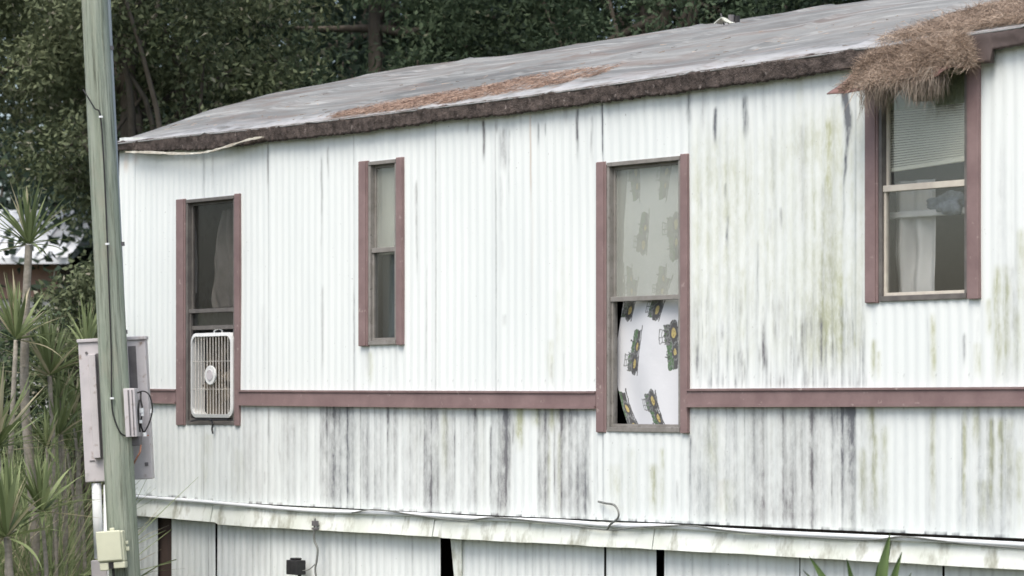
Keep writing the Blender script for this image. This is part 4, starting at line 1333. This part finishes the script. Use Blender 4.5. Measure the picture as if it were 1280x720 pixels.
# small switch box on the right side of the pole with loose wires
org = PL(165, 548, -.02)
sb_ = thing('switch_box', 'narrow grey open switch box with loose wires on the right side of the pole', 'switch box', POLE + Matrix.Rotation(lean, 3, 'Y') @ Vector(org), tilt=(0, lean, 0))
a_, b2 = PL(155, 486, .02), PL(166, 546, .02)
xa = .5 * (PL(154, 486, -.08)[0] + PL(157.5, 546, -.08)[0]); xb = xa + .068
mb = MB(org); mb.box(xa, xb, -.09, .10, b2[2], a_[2]); mb.build('box', M['galv'], sb_, bevel=.004)
mb = MB(org); mb.box(xa + .026, xa + .034, -.096, -.0905, b2[2] + .01, a_[2] - .01); mb.box(xa + .05, xa + .055, -.096, -.0905, b2[2] + .01, a_[2] - .01); mb.build('rib', M['galvd'], sb_)
mb = MB(org); mb.box(xa + .01, xb + .01, -.02, .08, b2[2] - .055, b2[2] - .0005); mb.build('hub', M['galvd'], sb_, bevel=.006)
mb = MB(org)
mb.tube(smoothpts([PL(172, 491, .03), PL(179, 489, 0), PL(186, 493, -.02), PL(190, 505, -.02), PL(190, 516, -.02), PL(186, 530, .0), PL(180, 541, .02)], 6), .0045, 6)
mb.tube(smoothpts([PL(176, 490, .03), PL(176, 500, 0), PL(178, 512, .0), PL(176, 530, .0), PL(179, 540, .02)], 6), .0055, 6)
mb.tube(smoothpts([PL(174, 500, .03), PL(173, 515, 0), PL(175, 540, .0)], 6), .0055, 6)
mb.build('loose_wire', M['black'], sb_, smooth=True)
for px, py, r_ in ((177, 513, .014), (178, 518, .01), (176, 527, .010), (190, 514, .012), (181, 543, .012)):
    c_ = PL(px, py, -.01); MB(org).tube([c_ + np.array([0, 0, -r_]), c_ + np.array([0, 0, r_])], r_, 8).build('connector', M['pvc'], sb_)
mb = MB(org); mb.tube(smoothpts([PL(176, 556, .0), PL(175, 565, -.01), PL(171, 572, .0), PL(167, 580, .03)], 6), .006, 6)
mb.tube([PL(180, 545, .0), PL(186, 544, .0)], .004, 6)
mb.build('copper_wire', M['copper'], sb_, smooth=True)

# two PVC risers below the cabinet
for i, (xa_, ya_, xb_, yb_, r_, lab) in enumerate(((117.5, 604, 124, 698, .030, 'white plastic riser pipe below the left end of the grey cabinet'), (131, 606, 133.5, 666, .022, 'short white plastic pipe half hidden behind the wooden pole'))):
    t0, t1 = PL(xa_ + 3, ya_, .2 - .02 * i), PL(xb_, yb_ if i == 0 else 900, .2 - .02 * i)
    o = MB(tuple(t1)).tube([t1, t0], r_, 14).build('riser_pipe', M['pvc'], None, smooth=True)
    o.location = POLE + Matrix.Rotation(lean, 3, 'Y') @ Vector(t1); o.rotation_euler = (0, lean, 0)
    tag(o, lab, 'pipe')
t1 = PL(124, 700, .2)
mb = MB(tuple(t1)); mb.box(t1[0] - .045, t1[0] + .05, t1[1] - .05, t1[1] + .05, .05, t1[2] + .0)
o = mb.build('post_stub', M['galv'], None, bevel=.004)
o.location = POLE + Matrix.Rotation(lean, 3, 'Y') @ Vector(t1); o.rotation_euler = (0, lean, 0)
tag(o, 'grey square metal stub standing under the white riser pipe', 'post')

# beige box on the pole front, turned slightly
bxo = WX(144, 700, YP - .14)
bt_ = thing('telephone_box', 'beige plastic telephone junction box on the lower front of the wooden pole', 'junction box', bxo, tilt=(0, R(-4.5), R(-6)))
mb = MB(); mb.box(-.088, .070, -.05, .02, -.01, .175); mb.build('box', M['beige'], bt_, bevel=.008)
mb = MB(); mb.box(-.093, .060, -.066, -.0505, -.002, .180); mb.build('cover', M['beige'], bt_, bevel=.008)
mb = MB(); mb.box(-.085, -.03, -.055, .01, -.058, -.0105); mb.box(.0, .072, -.055, .01, -.05, -.0105); mb.build('cable_port', M['beige'], bt_, bevel=.006)
mb = MB(); mb.box(-.028, -.002, -.05, .0, -.05, -.0105); mb.tube([(-.012, -.02, -.05), (-.01, .02, -.5)], .008, 6); mb.build('plug', M['black'], bt_)
for q6 in ((.0705, .092, -.01, .012, .05, .075), (.0705, .088, -.01, .012, .09, .11), (-.02, .008, -.004, .02, .1755, .195)): MB().box(*q6).build('mounting_ear', M['beige'], bt_, bevel=.004)


# ------------------------------------------------------------------ neighbouring house
NY = 38.0
nx1, nz_ridge = WX(86, 268, NY)[0], WX(86, 268, NY)[2]
zel = WX(40, 322, NY)[2]; zw = WX(40, 372, NY)[2]
nb = thing('neighbouring_house', 'low house with white metal roof and rose brown wall beyond the thicket', 'house', (nx1 - 3, NY, 0))
mb = MB((nx1 - 3, NY, 0)); mb.hexa([(nx1 - 9, NY, zel - .08), (nx1, NY, zel - .08), (nx1, NY + 3, nz_ridge - .05), (nx1 - 9, NY + 3, nz_ridge - .05), (nx1 - 9, NY, zel + .0), (nx1, NY, zel + .0), (nx1, NY + 3, nz_ridge + .25), (nx1 - 9, NY + 3, nz_ridge + .25)])
mb.hexa([(nx1 - 9, NY + 3.001, nz_ridge - .05), (nx1, NY + 3.001, nz_ridge - .05), (nx1, NY + 6, zel - .08), (nx1 - 9, NY + 6, zel - .08), (nx1 - 9, NY + 3.001, nz_ridge + .25), (nx1, NY + 3.001, nz_ridge + .25), (nx1, NY + 6, zel), (nx1 - 9, NY + 6, zel)])
for k in range(30):
    x = nx1 - .15 - k * .3
    mb.hexa([(x, NY - .01, zel + .001), (x + .03, NY - .01, zel + .001), (x + .03, NY + 2.99, nz_ridge + .251), (x, NY + 2.99, nz_ridge + .251), (x, NY - .01, zel + .03), (x + .03, NY - .01, zel + .03), (x + .03, NY + 2.99, nz_ridge + .28), (x, NY + 2.99, nz_ridge + .28)])
mb.build('roof', M['nroof'], nb)
MB((nx1 - 3, NY, 0)).box(nx1 - 8.8, nx1 - .2, NY + .35, NY + 5.8, zw, zel - .02).build('upper_wall', M['nwall'], nb)
MB((nx1 - 3, NY, 0)).box(nx1 - 8.75, nx1 - .25, NY + .40, NY + 5.75, 0, zw - .001).build('lower_wall', M['nwall2'], nb)
for k in range(3):
    x = nx1 - 1.7 - k * 2.4
    f_ = MB((nx1 - 3, NY, 0)).box(x, x + .9, NY + .34, NY + .395, zw - 1.2, zw - .12).build('window', M['darkframe'], nb)
    MB((nx1 - 3, NY, 0)).box(x + .08, x + .82, NY + .33, NY + .339, zw - 1.12, zw - .2).build('pane', M['glassM'], f_)


# ------------------------------------------------------------------ trees
def leaf_cloud(centers, radii, n, ll, lw, seed, flat=.0):
    rs = np.random.RandomState(seed)
    ci = rs.randint(0, len(centers), n)
    g = rs.normal(size=(n, 3)); g /= np.linalg.norm(g, axis=1)[:, None]
    r = rs.rand(n) ** .5
    c_ = centers[ci] + g * (r * radii[ci])[:, None] * np.array([1, 1, .8])
    d = rs.normal(size=(n, 3)) + g * .6; d[:, 2] -= .25; d /= np.linalg.norm(d, axis=1)[:, None]
    s_2 = np.cross(d, rs.normal(size=(n, 3)) + np.array([0, 0, 1.2])); s_2 /= np.linalg.norm(s_2, axis=1)[:, None]
    up = np.cross(d, s_2)
    l_ = (ll * rs.uniform(.6, 1.25, n))[:, None]; w_ = (lw * rs.uniform(.7, 1.2, n))[:, None]
    v = np.stack([c_, c_ + d * l_ * .5 + s_2 * w_ * .5 + up * l_ * .06, c_ + d * l_ - up * l_ * .08, c_ + d * l_ * .5 - s_2 * w_ * .5 + up * l_ * .06], 1).reshape(-1, 3)
    q_ = np.arange(4 * n).reshape(n, 4)
    ctint = rs.rand(len(centers))
    tint = np.clip(.40 * rs.rand(n) + .75 * ctint[ci] ** 1.5, 0, 1)
    return v, q_, tint, rs.rand(n)


def tree(name, label, x, y, h, rx, rz, cz, n, ll, lw, mat, seed, group, nc=90, tr=.16, cr=(.28, .62)):
    rs = np.random.RandomState(seed)
    t = thing(name, label, 'tree', (x, y, 0), 0, group)
    mb = MB()
    bend = rs.normal(size=2) * .25
    top_ = np.array([bend[0], bend[1], cz + rz * .5])
    trunk = smoothpts([(0, 0, -.1), (bend[0] * .2, bend[1] * .2, h * .25), (bend[0] * .7, bend[1] * .7, h * .5), tuple(top_)], 5)
    mb.tube(trunk, list(np.linspace(tr, tr * .3, len(trunk))), 10)
    mb.build('trunk', M['bark'], t, smooth=True)
    cs = []
    while len(cs) < nc:
        p = rs.uniform(-1, 1, 3)
        k = np.linalg.norm(p)
        if k < 1 and k > .25: cs.append(p * np.array([rx, rx, rz]) + np.array([0, 0, cz]))
    cs = np.array(cs)
    # limbs to some clumps
    lb = MB()
    for i in range(0, nc, 4):
        a0 = trunk[int(rs.uniform(.3, .95) * (len(trunk) - 1))]
        c_ = cs[i]; m_ = (a0 + c_) / 2 + rs.normal(size=3) * .25
        P = smoothpts([a0, m_, c_], 4)
        lb.tube(P, list(np.linspace(tr * .28, .012, len(P))), 6)
    lb.build('limbs', M['bark'], t, smooth=True)
    v, q_, tint, dry = leaf_cloud(cs, rs.uniform(cr[0], cr[1], nc), n, ll, lw, seed + 1)
    np_mesh('crown', v, q_, mat, t, False, fattr=dict(tint=tint, dry=dry))
    return t


G1 = 'trees close behind the mobile home'
tree('oak_tree', 'olive leaved tree seen left of the utility pole', -5.6, 27.5, 7, 2.2, 1.75, 5.4, 40000, .075, .034, M['leafC'], 201, G1)
tree('oak_tree', 'tree with loose pale branches directly behind the utility pole', -3.2, 26.0, 7, 1.5, 1.8, 4.85, 40000, .070, .032, M['leafC'], 202, G1)
tree('oak_tree', 'dark green tree behind the left end of the roof', -1.2, 27.5, 7, 2.2, 3.0, 4.5, 46000, .075, .034, M['leafA'], 203, G1)
tree('oak_tree', 'dark green tree behind the roof above the narrow window', 1.4, 27.0, 7, 2.1, 3.0, 4.6, 44000, .075, .034, M['leafA'], 204, G1)
tree('oak_tree', 'blackish green tree behind the roof above the vent cap', 3.9, 27.5, 7.5, 2.2, 3.2, 4.8, 40000, .075, .034, M['leafB'], 205, G1)
tree('oak_tree', 'blackish green tree behind the roof above the pine needles', 6.6, 26.0, 7.5, 2.2, 3.2, 5.0, 24000, .09, .04, M['leafB'], 206, G1)
G2 = 'tall trees of the back row'
for i, (x, y, lab) in enumerate(((-8.5, 33, 'far dark tree at the left edge behind the white roofed house'), (-4.9, 34, 'far dark tree behind the gap left of the pole'), (-1.6, 33, 'far dark tree deep behind the left roof end'), (1.7, 34, 'far dark tree deep behind the middle of the roof'),
                                 (4.8, 33, 'far dark tree deep behind the vent cap'), (8.0, 34, 'far dark tree deep behind the right end of the roof'))):
    tree('tall_tree', lab, x if i > 1 else x, y if i > 1 else y + 14, 10, 2.9, 5.6, 5.6, 22000, .15, .075, M['leafB'], 300 + i, G2, nc=110, tr=.22, cr=(.5, .95))
for i, (x, y, lab) in enumerate(((-3.3, 40, 'tallest dark tree behind the pole line'), (.4, 41, 'tallest dark tree behind the left half of the roof'), (4.2, 40, 'tallest dark tree behind the right half of the roof'), (8.5, 41, 'tallest dark tree beyond the far right of the roof'),
                                 (-13, 50, 'broad far tree beyond the white roofed house'))):
    tree('tall_tree', lab, x, y, 13, 3.8, 7.0, 6.6, 20000, .22, .11, M['leafB'], 340 + i, 'tallest trees of the last row', nc=110, tr=.25, cr=(.7, 1.2))


def shrub(label, x, y, rx, rz, cz, n, ll, lw, mat, seed, group='leafy shrubs left of the pole'):
    rs = np.random.RandomState(seed)
    t = thing('shrub', label, 'shrub', (x, y, 0), 0, group)
    cs = []
    while len(cs) < 40:
        p = rs.uniform(-1, 1, 3)
        if np.linalg.norm(p) < 1: cs.append(p * np.array([rx, rx, rz]) + np.array([0, 0, cz]))
    cs = np.array(cs)
    mb = MB()
    for i in range(0, 40, 2):
        P = smoothpts([(rs.normal() * .08, rs.normal() * .08, 0), cs[i] * np.array([.5, .5, .55]), cs[i]], 4)
        mb.tube(P, list(np.linspace(.02, .006, len(P))), 5)
    mb.build('stems', M['bark'], t, smooth=True)
    v, q_, tint, dry = leaf_cloud(cs, rs.uniform(.15, .32, 40), n, ll, lw, seed + 1)
    np_mesh('foliage', v, q_, mat, t, False, fattr=dict(tint=tint, dry=dry))


shrub('round leaved shrub beside the pole below the white roofed house', -3.02, 21.5, .42, .75, 1.85, 9000, .05, .03, M['leafC'], 401)
shrub('dark shrub low behind the thin stems left of the pole', -3.2, 22.3, .7, .75, .75, 9000, .055, .035, M['leafA'], 402)
shrub('olive shrub at the left edge behind the spiky plants', -4.3, 22.8, .75, .8, .95, 9000, .055, .035, M['leafC'], 403)
shrub('taller shrub with loose leaves in front of the white roof', -3.05, 24.0, .36, 1.1, 1.9, 9000, .06, .035, M['leafC'], 404)
shrub('dark shrub filling the gap behind the grey cabinet', -3.6, 23.8, .9, .7, 1.5, 9000, .055, .035, M['leafA'], 405)


# undergrowth
rs = np.random.RandomState(77)
n = 22000
bx_ = rs.uniform(-7.5, -2.6, n); by_ = rs.uniform(18.6, 25, n)
kk = (bx_ < -.142 * by_ - .12) & (bx_ > -.26 * by_)
bx_, by_ = bx_[kk], by_[kk]
base = np.c_[bx_, by_, np.zeros(len(bx_))]
d = np.c_[rs.normal(size=len(bx_)) * .3, rs.normal(size=len(bx_)) * .3, np.ones(len(bx_))]; d /= np.linalg.norm(d, axis=1)[:, None]
o = strand_obj('undergrowth', base, d, rs.uniform(.35, 1.55, len(bx_)), np.full(len(bx_), .011), rs.uniform(.2, 1.2, len(bx_)), M['blade'], 4, 78, .05, house=False, org=(-4.5, 22, 0))
tag(o, 'tall grass and weeds tangled at the foot of the spiky plants', 'grass', None, 'stuff')


# spiky strap leaved plants
def rosette(mb_lists, c, nl, length, width, seed, up=.35, spread=1.0):
    rs = np.random.RandomState(seed)
    V_all, Q_all, tint, dry = mb_lists
    for i in range(nl):
        az = rs.uniform(0, 6.283); t = (i + .5) / nl
        el = R(88 - 95 * t ** 1.5 * spread + rs.normal() * 8) if up > .3 else R(rs.uniform(20, 80))
        d = np.array([math.cos(az) * math.cos(el), math.sin(az) * math.cos(el), math.sin(el)])
        ln_ = length * rs.uniform(.75, 1.1); w_ = width * rs.uniform(.8, 1.15)
        side = np.cross(d, (0, 0, 1.0)); side /= np.linalg.norm(side) + 1e-9
        seg = 7; p = np.array(c, float) + d * .02; b0 = sum(len(v) for v in V_all)
        vs_ = []
        dr = rs.uniform(.15, .9) * (.4 + .8 * t)
        for k in range(seg + 1):
            tt_ = k / seg
            wk = w_ * (math.sin(math.pi * min(1, .18 + .82 * tt_)) ** .7 * .9 + .06) * (1 - tt_ ** 4) + .0015
            nrm = np.cross(side, d)
            vs_ += [p - side * wk / 2 + nrm * wk * .18, p, p + side * wk / 2 + nrm * wk * .18]
            d = d + np.array([0, 0, -1]) * dr * tt_ / seg * 1.6 + rs.normal(size=3) * .035; d /= np.linalg.norm(d)
            p = p + d * ln_ / seg
        V_all.append(np.array(vs_))
        for k in range(seg):
            Q_all.append((b0 + 3 * k, b0 + 3 * k + 1, b0 + 3 * k + 4, b0 + 3 * k + 3)); Q_all.append((b0 + 3 * k + 1, b0 + 3 * k + 2, b0 + 3 * k + 5, b0 + 3 * k + 4))
        tv = rs.rand() * (1 - .5 * t); dv = rs.rand() * (.9 + .25 * t)
        tint += [tv] * (2 * seg); dry += [dv] * (2 * seg)


def spiky(label, px, py, Y, basepx, ll, lw, nl, seed, sr=.018, mat='blade', group='spiky leaved plants left of the pole', mids=()):
    top_ = np.array(WX(px, py, Y)); bs = np.array([WX(basepx, 500, Y)[0], Y, 0.0])
    t = thing('spiky_plant', label, 'plant', tuple(bs), 0, group)
    pts = [bs - bs]
    for mx, my in mids: pts.append(np.array(WX(mx, my, Y)) - bs)
    if not mids: pts.append((top_ - bs) * .5 + np.array([.03, 0, 0]))
    pts.append(top_ - bs)
    P = smoothpts(pts, 6)
    MB().tube(P, list(np.linspace(sr * 1.2, sr * .8, len(P))), 8).build('stem', M['palebark'], t, smooth=True)
    Ls = ([], [], [], [])
    rosette(Ls, top_ - bs, nl, ll, lw, seed)
    np_mesh('leaves', np.concatenate(Ls[0]), np.array(Ls[1]), M[mat], t, True, fattr=dict(tint=np.array(Ls[2]), dry=np.array(Ls[3])))
    return t


spiky('tallest spiky plant with thick pale stem in front of the white roofed house', 36, 306, 18.9, 46, .40, .026, 54, 1, .030, mids=((42, 640), (31, 500), (32, 400)))
spiky('spiky plant with its crown at the left edge halfway up the thick stem', 20, 425, 18.6, 8, .40, .028, 46, 2, .018, mids=((12, 600),))
spiky('dense spiky plant between the thick stem and the grey cabinet', 62, 470, 19.1, 66, .40, .028, 60, 3, .018)
spiky('spiky plant with upright leaves just left of the utility pole', 108, 440, 19.6, 102, .36, .024, 36, 4, .014, mids=((96, 640),))
spiky('drooping spiky plant low beside the grey cabinet', 74, 545, 19.2, 84, .36, .024, 46, 5, .013, mids=((80, 640),))
spiky('large spiky rosette in the bottom left corner', 8, 672, 17.6, 8, .46, .034, 56, 6, .022)
spiky('spiky plant at the left edge above the corner rosette', -4, 560, 18.2, 14, .50, .032, 46, 7, .018)
spiky('thin stemmed spiky plant leaning toward the cabinet foot', 92, 520, 19.4, 108, .30, .026, 34, 8, .012, mids=((104, 660),))
spiky('short spiky plant at the foot of the thick stem', 52, 640, 17.9, 52, .40, .028, 40, 9, .014)
for i, (px, py, Y, bp) in enumerate(((74, 500, 19.2, 80), (97, 560, 19.5, 92), (84, 560, 19.6, 100), (58, 560, 18.8, 70))):
    spiky(['slender pale stem second from the pole with small crown', 'slender pale stem nearest the pole with small crown', 'slender leaning stem crossing its neighbours', 'slender stem right beside the thick stem'][i],
          px, py, Y, bp, .28, .018, 26, 20 + i, .011)

# plant in front of the wall at the lower right
bs = WX(1085, 500, 12.0); bs = (bs[0], 12.0, 0)
t = thing('spiky_plant', 'fresh green strap leaved plant in front of the white skirting at the lower right', 'plant', bs, 0)
V_all, Q_all = [], []; tint, dry = [], []
rs = np.random.RandomState(5)
tips = [(1112, 667, 38), (1127, 690, 30), (1058, 698, 24), (1011, 695, 34), (1003, 712, 26), (1139, 716, 22), (1097, 705, 26), (1075, 722, 24), (1035, 735, 26), (1160, 745, 28), (1120, 760, 26), (990, 770, 26)]
for (px, py, w_) in tips:
    tip = np.array(WX(px, py, 12.0 + rs.uniform(-.08, .08))) - np.array(bs)
    root = np.array([rs.normal() * .03, rs.normal() * .03, .25])
    seg = 12; b0 = sum(len(v) for v in V_all); vs_ = []
    ctrl = (root * .45 + tip * .55) * np.array([.55, 1, 1]) + np.array([0, 0, .06])
    for k in range(seg + 1):
        s2_ = k / seg
        p = (1 - s2_) ** 2 * root + 2 * s2_ * (1 - s2_) * ctrl + s2_ ** 2 * tip
        wk = .042 * (w_ / 30) * min(1, (1 - s2_) * 3.2) ** .8 + .0015
        vs_ += [p + np.array([-wk / 2, -.012, 0]), p, p + np.array([wk / 2, -.012, 0])]
    V_all.append(np.array(vs_))
    for k in range(seg):
        Q_all += [(b0 + 3 * k, b0 + 3 * k + 1, b0 + 3 * k + 4, b0 + 3 * k + 3), (b0 + 3 * k + 1, b0 + 3 * k + 2, b0 + 3 * k + 5, b0 + 3 * k + 4)]
    tint += [rs.rand()] * (2 * seg); dry += [0.0] * (2 * seg)
np_mesh('leaves', np.concatenate(V_all), np.array(Q_all), M['bladeF'], t, True, fattr=dict(tint=np.array(tint), dry=np.array(dry)))
MB().tube([(0, 0, -.02), (0, 0, .27)], [.03, .025], 8).build('stem', M['palebark'], t, smooth=True)

# ------------------------------------------------------------------ sky, sun, camera
SUN_EL, SUN_AZ = R(58), R(205)          # azimuth clockwise from +Y
wd = bpy.data.worlds.new('World'); scene.world = wd; wd.use_nodes = True
nt = wd.node_tree
sky = nt.nodes.new('ShaderNodeTexSky'); sky.sky_type = 'NISHITA'; sky.sun_disc = False
sky.sun_elevation = SUN_EL; sky.sun_rotation = SUN_AZ
sky.air_density = 1.0; sky.dust_density = 4.0; sky.ozone_density = .6
bg = nt.nodes['Background']; bg.inputs[1].default_value = .12
nt.links.new(sky.outputs[0], bg.inputs[0])
sd = bpy.data.lights.new('sun', 'SUN'); sd.energy = 1.3; sd.angle = R(35); sd.color = (1, .955, .89)
so = bpy.data.objects.new('sun', sd); COL.objects.link(so)
dirv = Vector((math.sin(SUN_AZ) * math.cos(SUN_EL), math.cos(SUN_AZ) * math.cos(SUN_EL), math.sin(SUN_EL)))
so.rotation_euler = dirv.to_track_quat('Z', 'Y').to_euler()
so.location = (0, 5, 12)

cd = bpy.data.cameras.new('camera'); co = bpy.data.objects.new('camera', cd); COL.objects.link(co)
co.location = (0, 0, EYE); co.rotation_euler = (R(90), 0, 0)
cd.sensor_width = 36; cd.lens = 36 * F / 1280
cd.shift_y = (HY - 360) / 1280
cd.clip_end = 2000
cd.dof.use_dof = True; cd.dof.focus_distance = 16.6; cd.dof.aperture_fstop = 5.0
scene.camera = co
scene.view_settings.view_transform = 'Standard'
scene.view_settings.look = 'None'
scene.view_settings.exposure = 1.0
scene.view_settings.gamma = 1
scene.cycles.max_bounces = 8
scene.cycles.transparent_max_bounces = 16
scene.cycles.pixel_filter_type = 'BLACKMAN_HARRIS'
scene.cycles.filter_width = 1.6
scene.cycles.use_denoising = True
